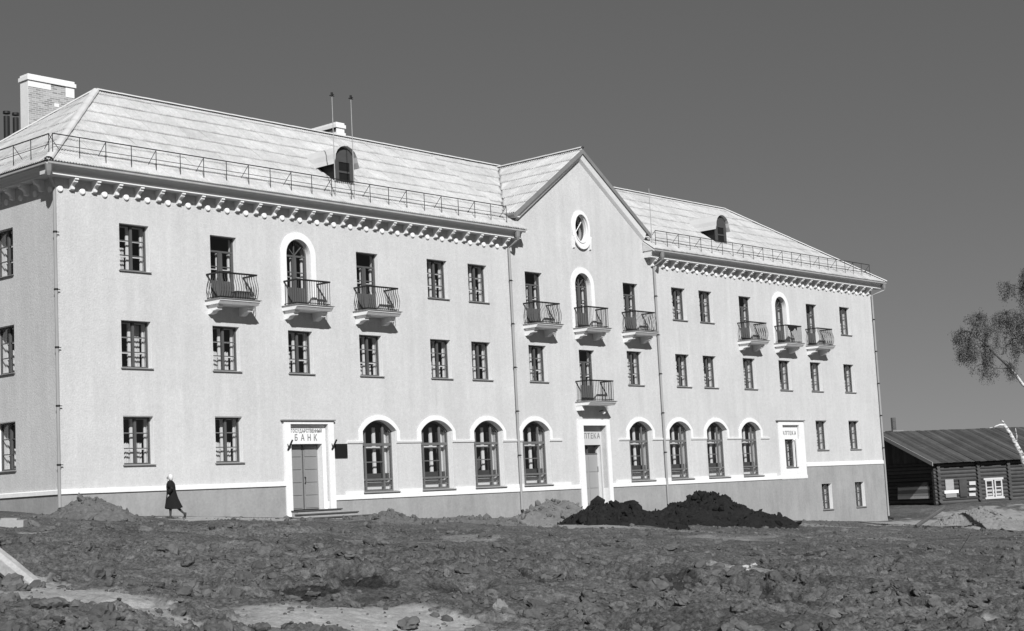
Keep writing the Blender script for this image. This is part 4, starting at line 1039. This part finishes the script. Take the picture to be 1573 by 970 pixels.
# dormers
def dormer(x0):
    w, yf, zb, zs = 1.10, 0.90, zf(0.90) - 0.05, 13.46; r = w / 2; cxx = x0 + r
    lp = [(x0, zb), (x0 + w, zb)] + [(cxx + r * math.cos(math.pi * i / 14), zs + r * math.sin(math.pi * i / 14)) for i in range(15)]
    d = BP('dormer', slab_poly(lp, [rect(x0 + .24, x0 + w - .24, zb + .10, zb + .52), rect(x0 + .24, x0 + w - .24, zb + .60, zb + .98)], yf, yf + .05), 'dormer')
    for z0, z1 in ((zb + .10, zb + .52), (zb + .60, zb + .98)):
        child('louvre_panel', MB().box(x0 + .24, x0 + w - .24, yf + .03, yf + .045, z0, z1).mesh('louvre_panel', 'black'), d)
    yb_ = EV + (zs - EZ) / K
    for xx in (x0, x0 + w - .03):
        ch = MB(); ch.add([(xx, yf + .051, zb), (xx, yf + .051, zs), (xx, yb_, zs), (xx + .03, yf + .051, zb), (xx + .03, yf + .051, zs), (xx + .03, yb_, zs)], [(0, 1, 2), (3, 5, 4), (0, 3, 4, 1), (1, 4, 5, 2), (2, 5, 3, 0)])
        child('cheek', ch.mesh('cheek', 'black'), d)
    # barrel roof: runs back until it meets the slope
    rr = r + .12; m = MB(); ang = [-20, 0, 20, 40, 60, 80, 100, 120, 140, 160, 180, 200]; vs = []
    for rad in (rr, rr - .03):
        for a_ in ang:
            t = math.radians(a_); flare = 1.22 if a_ in (-20, 200) else 1.0
            xx = cxx + rad * flare * math.cos(t); zz = zs + rad * math.sin(t)
            vs += [(xx, yf - .16, zz), (xx, EV + (zz - EZ) / K, zz)]
    n = len(ang); o2 = 2 * n; fs = []
    for i in range(n - 1):
        fs += [(2 * i, 2 * i + 1, 2 * i + 3, 2 * i + 2), (o2 + 2 * i, o2 + 2 * i + 2, o2 + 2 * i + 3, o2 + 2 * i + 1), (2 * i, 2 * i + 2, o2 + 2 * i + 2, o2 + 2 * i)]
    m.add(vs, fs + [(0, o2, o2 + 1, 1), (2 * n - 2, 2 * n - 1, o2 + 2 * n - 1, o2 + 2 * n - 2)])
    child('barrel_roof', m.mesh('barrel_roof', 'cap'), d)
dormer(13.98); dormer(42.52)
# chimneys, vents, aerials
def chimney(x0, x1, y0, y1, z0, z1, body, front_lime=True):
    c = BP('chimney', MB().box(x0, x1, y0, y1, z0, z1 - .26), body)
    child('cap_course', MB().box(x0 - .07, x1 + .07, y0 - .07, y1 + .07, z1 - .26, z1 - .10).box(x0 - .02, x1 + .02, y0 - .02, y1 + .02, z1 - .099, z1).mesh('cap_course', 'trim'), c)
    return c
c1 = chimney(4.30, 6.45, 8.5, 9.05, 12.6, 17.15, 'brick')
child('lime_coat', MB().box(4.285, 4.2995, 8.49, 9.06, 12.6, 16.88).mesh('lime_coat', 'trim'), c1)
for q in ((4.29, 5.35, 16.62, 16.88), (6.05, 6.46, 16.45, 16.88), (5.5, 5.72, 15.95, 16.1)): child('lime_coat', MB().box(q[0], q[1], 8.485, 8.4995, q[2], q[3]).mesh('lime_coat', 'trim'), c1)
c2 = chimney(19.09, 19.58, 6.2, 8.05, 14.5, 16.90, 'brickdark')
child('lime_coat', MB().box(19.08, 19.59, 6.185, 6.1995, 15.3, 16.63).mesh('lime_coat', 'trim'), c2)
child('string_course', MB().box(19.04, 19.63, 6.14, 8.1, 16.30, 16.42).mesh('string_course', 'trim'), c2)
BP('roof_vent', MB().box(13.4, 14.1, 5.6, 6.1, 15.6, 16.12), 'dormer')
for x in (3.49, 3.90): 
    v = BP('vent_pipe', MB().tube([(x, 8.8, 12.8), (x, 8.8, 15.3)], 0.12, 10), 'iron'); child('cowl', MB().tube([(x, 8.8, 15.401), (x, 8.8, 15.5)], 0.145, 10).mesh('cowl', 'iron'), v)
def aerial(x, y, z0, z1, head=True):
    a_ = BP('aerial_mast', MB().tube([(x, y, z0), (x, y, z1)], [0.024, 0.014], 6), 'gutter')
    if head: child('aerial_head', MB().tube([(x - .12, y, z1 + .02), (x + .12, y, z1 + .02)], .02, 5).tube([(x, y - .12, z1 + .05), (x, y + .12, z1 + .05)], .02, 5).tube([(x, y, z1), (x, y, z1 + .16)], .05, 6).mesh('aerial_head', 'iron'), a_)
aerial(12.86, -.3, 11.4, 15.75); aerial(13.92, -.3, 11.4, 15.8); aerial(34.75, -.3, 11.4, 14.45, False)
# downpipes
def downpipe(x, y=-0.11, zb=-1.9, foot=True, gx=0.0, gy=-0.67):
    pts = [(x + gx, gy, 11.0), (x + gx, gy, 10.72), (x, y, 10.42), (x, y, zb)]
    d = BP('downpipe', MB().tube(pts[1:], 0.058, 9), 'pipe')
    child('hopper', MB().tube([(x + gx, gy, 11.10), (x + gx, gy, 10.86), (x + gx, gy, 10.70)], [0.13, 0.11, 0.06], 9).mesh('hopper', 'zinc'), d)
    for z in (8.9, 6.9, 4.9, 2.9, 0.9): child('clamp', MB().tube([(x, y, z - .03), (x, y, z + .03)], 0.075, 9).box(x + .0, x + .16, y - .015, y + .015, z - .012, z + .012).mesh('clamp', 'iron'), d)
    if foot: child('shoe', MB().tube([(x, y, zb + .001), (x + .02, y - .05, zb - .10), (x + .10, y - .26, zb - .18)], [.06, .065, .075], 9).mesh('shoe', 'iron'), d)
downpipe(-0.10, -0.10, -0.55, True, -.57, -.66); downpipe(23.72, -.11, -1.55); downpipe(35.05, -.11, -2.2); downpipe(58.22, -.11, -3.3, True, .62, -.66)

# ------------------------------------------------------------------ heaps of earth
def pxdir(px0, py0, px1, py1):
    a, b = gpx(px0, py0), gpx(px1, py1); return math.atan2((b - a).y, (b - a).x)
RIGHT = math.atan2(CM[1][0], CM[0][0])
c = at_depth(957, 800, 62); heap('dirt_heap', 'black earth heap piled in front of the pharmacy door', c.x, c.y, 2.35, 1.9, 0.70, RIGHT, 'darksoil', 101, [(-.9, .3, .9, .28)], rough=.21)
c = at_depth(1088, 800, 70); heap('dirt_heap', 'tallest black earth heap, in front of the downpipe beside the shop windows', c.x, c.y, 4.0, 2.4, 1.05, RIGHT, 'darksoil', 131, [(0.0, 0, .8, .40), (2.0, 0, 1.2, .08)], rough=.21)
c = at_depth(852, 800, 64.5); heap('dirt_heap', 'low grey clay heap leaning against the black heap by the pharmacy door', c.x, c.y, 2.4, 1.7, 0.86, RIGHT, 'heapmid', 151, [(.6, .3, .7, .15)], rough=.08)
c = at_depth(138, 798, 50); heap('dirt_heap', 'rounded brown earth heap at the corner of the building by the downpipe', c.x, c.y, 1.75, 1.3, 0.55, RIGHT, 'heap', 171, [(.1, 0, .7, .12)], rough=.09)
c = at_depth(602, 800, 57); heap('dirt_heap', 'low spread of dug earth right of the bank door steps', c.x, c.y, 2.2, 1.1, 0.30, RIGHT, 'heap', 191, [(0, 0, .35, .14)], rough=.08)
c = at_depth(725, 800, 60); heap('dirt_heap', 'long low ridge of dug earth under the shop windows by the downpipe', c.x, c.y, 2.4, 1.1, 0.26, RIGHT, 'heap', 211, rough=.08)
c = at_depth(1515, 803, 84); heap('dirt_heap', 'pale clay heap in front of the old log house', c.x, c.y, 3.0, 2.2, 0.95, RIGHT, 'heappale', 231, [(-.6, 0, 1.0, .15)], rough=.1)

# ------------------------------------------------------------------ old log house
corner = at_depth(1442, 776, 105); HA = math.radians(38)
hd = ray(1442, 776).to_2d().normalized(); rt = Vector((hd.y, -hd.x))
U = rt * math.cos(HA) + hd * math.sin(HA); V2 = -rt * math.sin(HA) + hd * math.cos(HA)
hz = corner.z; hrot = math.atan2(U.y, U.x)
lh = empty('log_house', (corner.x, corner.y, hz), hrot)
tag(lh, 'old dark log house with low plank roof behind the end of the pale building', 'house')
HL, HW, HH = 15.0, 11.0, 2.95; RISE = 2.15
def LP(name, mb, mat, smooth=False): return child(name, mb.mesh(name, mat, smooth), lh)
lr = 0.135
LOGL = MB().tube([(-0.3, 0, 0), (HL + .3, 0, 0)], lr, 8).mesh('log', 'log'); LOGW = MB().tube([(0, -0.3, 0), (0, HW + .3, 0)], lr, 8).mesh('log', 'log')
nlog = int(HH / (2 * lr * .93))
for k in range(nlog):
    z = lr + k * 2 * lr * .93
    child('log', LOGL, lh, (0, 0, z)); child('log', LOGW, lh, (0, 0, z + lr * .9)); 
LP('rear_wall', MB().box(0, HL, HW - .2, HW, -.5, HH).box(HL - .2, HL, 0.1, HW - .2, -.5, HH).box(0.1, HL, .1, .12, -.5, HH).box(.1, .12, .12, HW - .2, -.5, HH), 'log')
LP('foundation', MB().box(0.05, HL - .05, 0.02, HW - .05, -1.2, 0.0), 'log')
def local(px, py, plane):           # pixel to the house's own frame: plane 'y' front, 'x' gable
    r = ray(px, py); Mi = Matrix.Rotation(-hrot, 3, 'Z'); o = Mi @ (CAM - Vector((corner.x, corner.y, hz))); d = Mi @ r
    k = 1 if plane == 'y' else 0; t = (-.16 - o[k]) / d[k]; return o + d * t
for x in [local(px_, 752, 'y').x for px_ in (1504, 1551, 1600)]:                                            # ends of the cross walls
    m = MB()
    for k in range(nlog): m.tube([(x, -0.28, lr * 1.9 + k * 2 * lr * .93), (x, 0.2, lr * 1.9 + k * 2 * lr * .93)], lr, 8)
    o = LP('cross_wall_ends', m, 'log')
# gable boarding and roof boards
gw = HW / 2; nb = 26
for k in range(nb):
    y0 = HW * k / nb; y1 = HW * (k + 1) / nb - .015
    zz = lambda y: HH + (RISE) * (1 - abs(y - gw) / gw)
    child('gable_board', MB().add([(-.04, y0, HH - .1), (-.04, y1, HH - .1), (-.04, y1, zz(y1)), (-.04, y0, zz(y0)), (.0, y0, HH - .1), (.0, y1, HH - .1), (.0, y1, zz(y1)), (.0, y0, zz(y0))], [(0, 3, 2, 1), (4, 5, 6, 7), (0, 1, 5, 4), (1, 2, 6, 5), (2, 3, 7, 6), (3, 0, 4, 7)]).mesh('gable_board', 'log'), lh)
OV = 0.65; sl_ = RISE / gw
x = -0.7; rr = random.Random(3); i = 0
while x < HL + .6:
    w = rr.uniform(.26, .42); e = rr.uniform(-.06, .06); dz = .012 * (i % 2) + rr.uniform(0, .02); ez = HH + .08 - sl_ * OV + dz; rz_ = HH + RISE + .08 + dz
    child('roof_board', MB().hexa([(x, -OV + e, ez), (x + w + .03, -OV + e, ez), (x + w + .03, -OV + e, ez + .03), (x, -OV + e, ez + .03)], [(x, gw + .05, rz_), (x + w + .03, gw + .05, rz_), (x + w + .03, gw + .05, rz_ + .03), (x, gw + .05, rz_ + .03)]).mesh('roof_board', 'board'), lh)
    x += w; i += 1
LP('rear_roof', MB().hexa([(-.7, gw + .06, HH + RISE + .06), (HL + .6, gw + .06, HH + RISE + .06), (HL + .6, gw + .06, HH + RISE + .1), (-.7, gw + .06, HH + RISE + .1)], [(-.7, HW + OV, HH - sl_ * OV), (HL + .6, HW + OV, HH - sl_ * OV), (HL + .6, HW + OV, HH - sl_ * OV + .04), (-.7, HW + OV, HH - sl_ * OV + .04)]), 'board')
LP('verge_board', MB().hexa([(-.76, -OV, HH - sl_ * OV - .08), (-.71, -OV, HH - sl_ * OV - .08), (-.71, -OV, HH - sl_ * OV + .18), (-.76, -OV, HH - sl_ * OV + .18)], [(-.76, gw, HH + RISE - .08), (-.71, gw, HH + RISE - .08), (-.71, gw, HH + RISE + .18), (-.76, gw, HH + RISE + .18)]), 'paleboard')
ck = LP('chimney_pipe', MB().tube([(1.6, gw + .9, HH + RISE - .5), (1.6, gw + .9, HH + RISE + 1.15)], .17, 10), 'brickdark')
child('chimney_base', MB().box(1.15, 2.05, gw + .4, gw + 1.35, HH + RISE - .6, HH + RISE + .22).mesh('chimney_base', 'paleboard'), ck)
def hwin(pxa, pya, pxb, pyb):
    a, b = local(pxa, pya, 'y'), local(pxb, pyb, 'y'); x0, x1, z1, z0 = a.x, b.x, a.z, b.z; w = x1 - x0; m = MB(); t = .10
    m.box(x0 - .12, x1 + .12, -.20, -.10, z1, z1 + .14).box(x0 - .1, x1 + .1, -.20, -.10, z0 - .12, z0)
    for u in (0, .5 * w - t * 1.6, .5 * w + .6 * t, w - t): m.box(x0 + u, x0 + u + t, -.19, -.12, z0, z1)
    for v in (z0 + .001, (z0 + z1) / 2 + .06, z1 - .08): m.box(x0, x0 + .5 * w - .6 * t, -.185, -.125, v, v + .07); m.box(x0 + .5 * w + .6 * t, x1, -.185, -.125, v, v + .07)
    f = LP('window', m, 'signpanel'); child('pane', MB().add([(x0, -.14, z0), (x1, -.14, z0), (x1, -.14, z1), (x0, -.14, z1)], [(0, 1, 2, 3)]).mesh('pane', 'glass'), f)
    child('curtain', MB().box(x0 + .02, x1 - .02, -.11, -.1, z0, z0 + .5 * (z1 - z0)).mesh('curtain', 'curtain'), f)
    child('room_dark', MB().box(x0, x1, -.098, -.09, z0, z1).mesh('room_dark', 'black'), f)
hwin(1513, 738, 1541, 763)
def boards(name, pts, plane, mat):
    a, b = local(pts[0], pts[1], plane), local(pts[2], pts[3], plane)
    if plane == 'y': m = MB().box(min(a.x, b.x), max(a.x, b.x), -.22, -.15, min(a.z, b.z), max(a.z, b.z))
    else: m = MB().box(-.22, -.15, min(a.y, b.y), max(a.y, b.y), min(a.z, b.z), max(a.z, b.z))
    return LP(name, m, mat)
boards('shutter', (1451, 737, 1465, 753), 'y', 'paleboard'); boards('white_plank', (1450, 754, 1472, 757.5), 'y', 'trim'); boards('shutter', (1452, 759, 1469, 764), 'y', 'paleboard')
for (y0, y1) in ((740, 745), (750, 753.5), (758, 762)): boards('shutter_slat', (1488, y0, 1498, y1), 'y', 'signpanel')
boards('shutter', (1472.5, 737, 1486, 763), 'y', 'board')
for (y0, y1, mt_) in ((743, 748, 'board'), (748.6, 753, 'signpanel'), (753.5, 758, 'paleboard'), (758.5, 762, 'signpanel'), (762.4, 766, 'trim')): boards('window_plank', (1380, y0, 1428, y1), 'x', mt_)

# ------------------------------------------------------------------ birches
def tree_tube(m, pts, r0, r1, n=8):
    P = [at_depth(*p) for p in pts]; rs = [r0 + (r1 - r0) * i / (len(P) - 1) for i in range(len(P))]; m.tube(P, rs, n); return P
def leaves(clusters, n, size, seed):
    rs = np.random.RandomState(seed); vs, fs = [], []; tw = MB()
    tot = sum(c[5] for c in clusters)
    for (px, py, d, rx, rz, wgt) in clusters:
        c = at_depth(px, py, d)
        k = int(n * wgt / tot); sub = max(5, k // 80)
        heads = []
        for q in range(sub):
            v = rs.randn(3); v /= np.linalg.norm(v); h = np.array(c) + v * np.array([rx, rx, rz]) * rs.rand() ** .45; heads.append(h)
            hang = h + np.array([rs.randn() * .12, rs.randn() * .12, -rs.uniform(.3, .9)]); mid = (np.array(c) + h) / 2 + np.array([0, 0, .1])
            tw.tube([c, mid, h, hang], [.014, .011, .008, .004], 3, False)
            for _ in range(k // sub):
                t = rs.rand() ** .7; p = h + (hang - h) * t + rs.randn(3) * np.array([.085, .085, .09])
                a = rs.randn(3); a /= np.linalg.norm(a); b = np.cross(a, rs.randn(3)); b /= np.linalg.norm(b); s = size * rs.uniform(.6, 1.3)
                i0 = len(vs); vs += [p - a * s * .6, p + b * s * .38, p + a * s * .6, p - b * s * .38]; fs.append((i0, i0 + 1, i0 + 2, i0 + 3))
    return MB().add(vs, fs), tw
D = 75
g = at_depth(1640, 805, D); zb_ = float(base_z(g.x, g.y))
t1 = empty('birch_tree', (g.x, g.y, zb_)); tag(t1, 'leaning birch with drooping leafy boughs reaching over the log house', 'tree')
def TP(name, mb, mat, par, smooth=False): return mb.build(name, mat, par, None, smooth)
m = MB(); base = Vector((g.x, g.y, zb_ - .3)); P = [base] + [at_depth(*p) for p in ((1642, 740, D), (1640, 660, D), (1634, 560, D), (1630, 500, D), (1626, 450, D), (1622, 410, D))]
m.tube(P, [.24, .20, .17, .14, .10, .06, .03], 10)
tr = TP('trunk', m, 'birch', t1, True)
def limb_piece(pts, r0, r1, n, par):
    m = MB(); tree_tube(m, pts, r0, r1, n); child('limb', m.mesh('limb', 'birch' if r1 > .03 or par.parent.name.startswith('dead') else 'twig', True), par)
limb_piece([(1640, 640, D), (1612, 616, D), (1585, 600, D - .3), (1571, 591, D - .4), (1561, 577, D - .5), (1552, 566, D - .6)], .10, .06, 8, tr)
limb_piece([(1552, 566, D - .6), (1540, 555, D - .7), (1528, 544, D - .8), (1512, 527, D - .9), (1492, 512, D - 1), (1478, 508, D - 1.1)], .058, .014, 6, tr)
limb_piece([(1632, 560, D), (1600, 545, D), (1578, 535, D), (1562, 520, D), (1550, 505, D)], .06, .015, 6, tr)
limb_piece([(1624, 450, D), (1600, 446, D), (1570, 445, D), (1545, 440, D)], .05, .012, 6, tr)
limb_piece([(1552, 566, D - .6), (1530, 566, D - .7), (1510, 562, D - .8)], .025, .01, 5, tr)
cl_ = [(1503, 490, D - .9, .75, .45, 1.2), (1476, 513, D - 1, .55, .5, 1.1), (1487, 535, D - 1, .65, .45, 1.1), (1513, 535, D - .8, .6, .45, 1.0), (1520, 510, D - .8, .5, .4, .6), (1516, 562, D - .8, .75, .16, .6), (1552, 562, D - .6, .3, .3, .5),
       (1545, 483, D, .7, .35, 1.3), (1566, 486, D, .6, .4, .9), (1560, 505, D, .7, .35, .6), (1568, 525, D, .5, .5, .8), (1546, 530, D, .5, .3, .3), (1545, 438, D, .65, .2, .5), (1572, 445, D, .4, .7, .9), (1580, 425, D, .6, .8, 1.2), (1600, 470, D, 1, 1, 1.6), (1640, 480, D, 1.4, 1.0, 2.0)]
LIMBS = [(1571, 591, D - .4), (1552, 566, D - .6), (1540, 555, D - .7), (1528, 544, D - .8), (1512, 527, D - .9), (1492, 512, D - 1), (1600, 545, D), (1578, 535, D), (1562, 520, D), (1550, 505, D), (1600, 446, D), (1570, 445, D), (1626, 470, D)]
for q in cl_:
    c_ = at_depth(*q[:3]); b_ = sorted([at_depth(*l) for l in LIMBS], key=lambda p: (p - c_).length)
    st_ = b_[0] if (b_[0] - c_).length > .25 else b_[1]
    m_ = MB(); m_.tube([st_, (st_ + c_) / 2 + Vector((0, 0, .12)), c_, c_ + (c_ - st_) * .35 + Vector((0, 0, -.1))], [.026, .02, .014, .006], 5); child('limb', m_.mesh('limb', 'twig'), tr)
lf, tw = leaves(cl_, 30000, .050, 77)
cr_ = TP('crown', lf, 'leaf', t1); cr_['kind'] = 'stuff'
TP('twigs', tw, 'twig', t1)['kind'] = 'stuff'
g = at_depth(1596, 806, D - 3); zb_ = float(base_z(g.x, g.y))
t2 = empty('dead_birch', (g.x, g.y, zb_)); tag(t2, 'bent broken birch trunk with bare white limb beside the log house roof', 'tree')
m = MB(); P = [Vector((g.x, g.y, zb_ - .3))] + [at_depth(*p, D - 3) for p in ((1588, 765), (1578, 728), (1570, 700), (1560, 682), (1550, 664), (1543, 653))]
m.tube(P, [.17, .15, .13, .12, .105, .09, .07], 9)
tr = TP('trunk', m, 'birch', t2, True)
limb_piece([(1543, 653, D - 3), (1536, 653, D - 3), (1528, 656, D - 3), (1520, 658, D - 3)], .06, .03, 6, tr)
limb_piece([(1543, 653, D - 3), (1541, 648, D - 3), (1537, 645, D - 3)], .05, .015, 6, tr)
limb_piece([(1561, 684, D - 3), (1562, 670, D - 3), (1560, 658, D - 3)], .04, .012, 6, tr)

# ------------------------------------------------------------------ timber, stones
def tilted_beam(name, label, cat, a, b, w, h, mat):
    a, b = Vector(a), Vector(b); d = (b - a).normalized(); s = d.cross(Vector((0, 0, 1))).normalized(); u = s.cross(d)
    m = MB(); n = 8; rs = random.Random(4); rings = []
    for i in range(n + 1):
        p = a + (b - a) * i / n; k = 1 + rs.uniform(-.05, .05)
        rings.append([p + s * w / 2 * x * k + u * h / 2 * y * k for x, y in ((-1, -.55), (-.55, -1), (.55, -1), (1, -.55), (1, .55), (.55, 1), (-.55, 1), (-1, .55))])
    vs = [q - a for r in rings for q in r]; fs = [(i * 8 + k, i * 8 + (k + 1) % 8, (i + 1) * 8 + (k + 1) % 8, (i + 1) * 8 + k) for i in range(n) for k in range(8)] + [tuple(range(8))[::-1], tuple(range(n * 8, n * 8 + 8))]
    o = MB().add(vs, fs).build(name, mat, None, a); tag(o, label, cat); return o
e = gpx(50, 918); e.z = at_depth(50, 903, (e - CAM).dot(CM @ Vector((0, 0, -1)))).z
s2 = at_depth(-95, 785, (e - CAM).dot(CM @ Vector((0, 0, -1))) + .6)
tilted_beam('timber_beam', 'thick weathered timber beam propped up at a slant on the dug ground', 'beam', e, s2, .20, .24, 'beam')
gx_ = at_depth(-90, 900, (e - CAM).dot(CM @ Vector((0, 0, -1))) + .7); gzb = gz(s2.x, s2.y)
tr_ = tilted_beam('timber_trestle', 'short upright post under the raised end of the slanting beam', 'post', (s2.x, s2.y, gzb - .1), (s2.x + .01, s2.y, s2.z - .12), .2, .2, 'beam')
a = gpx(1407, 811); a.z = gz(a.x, a.y) + .05; b = at_depth(1450, 780, (a - CAM).dot(CM @ Vector((0, 0, -1))) + 2.0)
tilted_beam('wooden_pole', 'long grey pole leaning up the pale clay heap by the log house', 'pole', a, b, .17, .17, 'log')
a = gpx(1470, 850); a.z = gz(a.x, a.y) - .05; b = at_depth(1492, 818, (a - CAM).dot(CM @ Vector((0, 0, -1))))
tilted_beam('thin_rod', 'thin dark rod stuck upright in the dug ground', 'rod', a, b, .016, .016, 'iron')
sb = gpx(20, 806)
m = MB().box(-.36, .34, -.18, .18, -.2, .15).box(-.30, .15, -.16, .16, .151, .20)
o = m.build('concrete_block', 'concrete', None, (sb.x, sb.y, gz(sb.x, sb.y))); o.rotation_euler = (0.04, 0.05, RIGHT); tag(o, 'pale broken concrete block lying at the foot of the side wall', 'block')
def stone(px, py, s, label, seed, mat='stone'):
    p = gpx(px, py); rs = np.random.RandomState(seed); v, f = ico(3)
    q = v @ (np.eye(3) + rs.randn(3, 3) * .2).T * (1 + sum(a_ * np.sin(v @ rs.randn(3, 3) * w_ + rs.rand(3) * 6).sum(1, keepdims=True) for a_, w_ in ((.13, 2.2), (.09, 5), (.05, 11)))) * s * np.array([1, 1, .7])
    me = bpy.data.meshes.new('stone'); me.from_pydata(q.tolist(), [], f.tolist()); me.materials.append(M[mat])
    o = bpy.data.objects.new('stone', me); col.objects.link(o); o.location = (p.x, p.y, gz(p.x, p.y) + s * .25); tag(o, label, 'stone')
stone(1335, 899, .16, 'pale flat stone beside a smaller pale chip on the dug ground', 1); stone(1348, 900, .08, 'small pale chip touching a larger pale stone', 2)
stone(1140, 868, .11, 'pale stone lying between two pale pebbles on bare soil', 3); stone(1157, 866, .10, 'pale pebble at the right of a pale stone pair on bare soil', 4)
stone(627, 945, .12, 'dark lone clod standing on the light sand patch', 5, 'heap'); stone(205, 895, .10, 'light round stone on dark soil near the slanting beam', 6)
stone(603, 889, .07, 'tiny white stone among dark clods above the sand patch', 7); stone(770, 925, .10, 'grey rounded clod at the edge of the sand patch', 8, 'heappale')

# ------------------------------------------------------------------ walking woman
def woman():
    f = gpx(265, 797); X, Y = f.x, f.y; z0 = gz(X, Y) - .0
    root = empty('person', (X, Y, z0), RIGHT)
    tag(root, 'person in long dark coat and white headscarf walking along the building, hand in pocket', 'person')
    # own frame: +x to the right of the picture, walking towards -x ; y depth
    bm = bmesh.new(); sk = bm.verts.layers.skin.verify()
    def vt(p, r):
        v = bm.verts.new(p); v[sk].radius = (r, r); return v
    pel = vt((0, 0, .80), .13); pel[sk].use_root = True
    wai = vt((-.015, 0, .95), .115); che = vt((-.03, 0, 1.12), .13); shl = vt((-.035, 0, 1.24), .10); nec = vt((-.045, 0, 1.31), .045); hed = vt((-.06, 0, 1.40), .078); top = vt((-.055, 0, 1.46), .07)
    for a, b in ((pel, wai), (wai, che), (che, shl), (shl, nec), (nec, hed), (hed, top)): bm.edges.new((a, b))
    def chain(start, pts):
        p = start
        for q, r in pts: v = vt(q, r); bm.edges.new((p, v)); p = v
    chain(pel, [((-.01, -.08, .74), .10), ((-.045, -.075, .43), .060), ((-.05, -.07, .10), .036), ((-.055, -.07, .05), .04), ((-.17, -.07, .03), .03)])
    chain(pel, [((.03, .08, .74), .10), ((.12, .075, .43), .058), ((.36, .075, .19), .036), ((.40, .075, .16), .038), ((.40, .075, .06), .03)])
    chain(shl, [((-.03, -.16, 1.20), .058), ((.03, -.20, .99), .046), ((-.06, -.19, .83), .034), ((-.10, -.17, .78), .030)])
    chain(shl, [((-.03, .16, 1.20), .058), ((.02, .20, .98), .046), ((-.10, .19, .82), .034), ((-.14, .17, .78), .030)])
    me = bpy.data.meshes.new('body'); bm.to_mesh(me); bm.free()
    o = bpy.data.objects.new('body', me); col.objects.link(o); o.parent = root
    md = o.modifiers.new('s', 'SKIN'); md.use_smooth_shade = True; o.modifiers.new('d', 'SUBSURF').levels = 2
    o.modifiers['d'].render_levels = 2; me.materials.append(M['stocking'])
    # coat: rings of an ellipse from hem to collar
    prof = [(.36, .04, .30, .23), (.50, .025, .265, .215), (.70, .0, .205, .19), (.84, -.01, .175, .18), (.96, -.02, .155, .17), (1.10, -.03, .155, .185), (1.20, -.035, .14, .19), (1.27, -.04, .10, .13), (1.31, -.045, .065, .07)]
    n = 28; vs, fs = [], []
    for k, (z, cx_, a, b) in enumerate(prof):
        for i in range(n):
            t = 2 * math.pi * i / n; w = 1 + (.05 * math.sin(5 * t + 1) + .03 * math.sin(9 * t)) * max(0, 1 - k / 4)
            vs.append((cx_ + a * w * math.cos(t), b * w * math.sin(t), z + (.03 * math.sin(t * 2 + .6) if k == 0 else 0)))
    fs = [(k * n + i, k * n + (i + 1) % n, (k + 1) * n + (i + 1) % n, (k + 1) * n + i) for k in range(len(prof) - 1) for i in range(n)]
    coat = MB().add(vs, fs)
    coat.tube([(-.03, -.15, 1.22), (-.01, -.215, 1.10), (.035, -.225, .99), (-.05, -.205, .85)], [.075, .07, .064, .052], 10)
    coat.tube([(-.03, .15, 1.22), (.0, .215, 1.10), (.03, .225, .98), (-.09, .205, .84)], [.075, .07, .064, .052], 10)
    child('coat', coat.mesh('coat', 'cloth_dark', True), root)
    # face, headscarf, hands, shoes
    fv, ff = ico(2); fp = fv * np.array([.072, .070, .095]) + np.array([-.075, 0, 1.405])
    face = MB().add(fp.tolist(), ff.tolist()).tube([(-.135, 0, 1.425), (-.165, 0, 1.395), (-.14, 0, 1.385)], [.012, .016, .012], 6).tube([(-.135, -.022, 1.36), (-.145, 0, 1.36), (-.135, .022, 1.36)], .008, 5)
    fo = child('face', face.mesh('face', 'skin', True), root)
    for s in (-1, 1): child('eye', MB().add((fv * .011 + np.array([-.137, s * .028, 1.418])).tolist(), ff.tolist()).mesh('eye', 'black'), fo)
    sv = fv * np.array([.105, .098, .112]); sv[:, 0] = np.where(sv[:, 0] < -.04, -.04, sv[:, 0]); sv[:, 2] = np.where((sv[:, 2] < -.04) & (sv[:, 0] > .02), sv[:, 2] * 1.5, sv[:, 2])
    scarf = MB().add((sv + np.array([-.045, 0, 1.425])).tolist(), ff.tolist()).tube([(-.09, -.05, 1.33), (-.11, 0, 1.305), (-.09, .05, 1.33)], [.03, .035, .03], 6)
    child('headscarf', scarf.mesh('headscarf', 'scarf', True), root)
    for s in (-1, 1):
        h = MB(); bx, bz = ((-.075, .815) if s < 0 else (-.12, .80)); y = s * .20
        h.tube([(bx + .02, y, bz + .03), (bx - .005, y, bz - .02), (bx - .02, y, bz - .05)], [.024, .032, .026], 8)
        for j, L in enumerate((.045, .055, .052, .040)):
            yy = y + (j - 1.5) * .014; h.tube([(bx - .02, yy, bz - .045), (bx - .03, yy, bz - .045 - L * .6), (bx - .022, yy, bz - .045 - L)], [.008, .007, .005], 5)
        h.tube([(bx - .015, y - s * .02, bz - .01), (bx - .045, y - s * .025, bz - .03), (bx - .05, y - s * .02, bz - .055)], [.009, .008, .006], 5)
        child('hand', h.mesh('hand', 'skin', True), root)
    child('shoe', MB().tube([(.0, -.07, .05), (-.07, -.07, .045), (-.15, -.07, .035), (-.20, -.07, .03)], [.04, .048, .042, .02], 8).mesh('shoe', 'shoe', True), root)
    child('shoe', MB().tube([(.43, .075, .20), (.42, .075, .13), (.405, .075, .06), (.37, .075, .02)], [.038, .046, .042, .02], 8).mesh('shoe', 'shoe', True), root)
    root.scale = (1.0, 1.0, 1.0)
woman()
print('objects', len(bpy.data.objects), 'sheets', len(sheets))
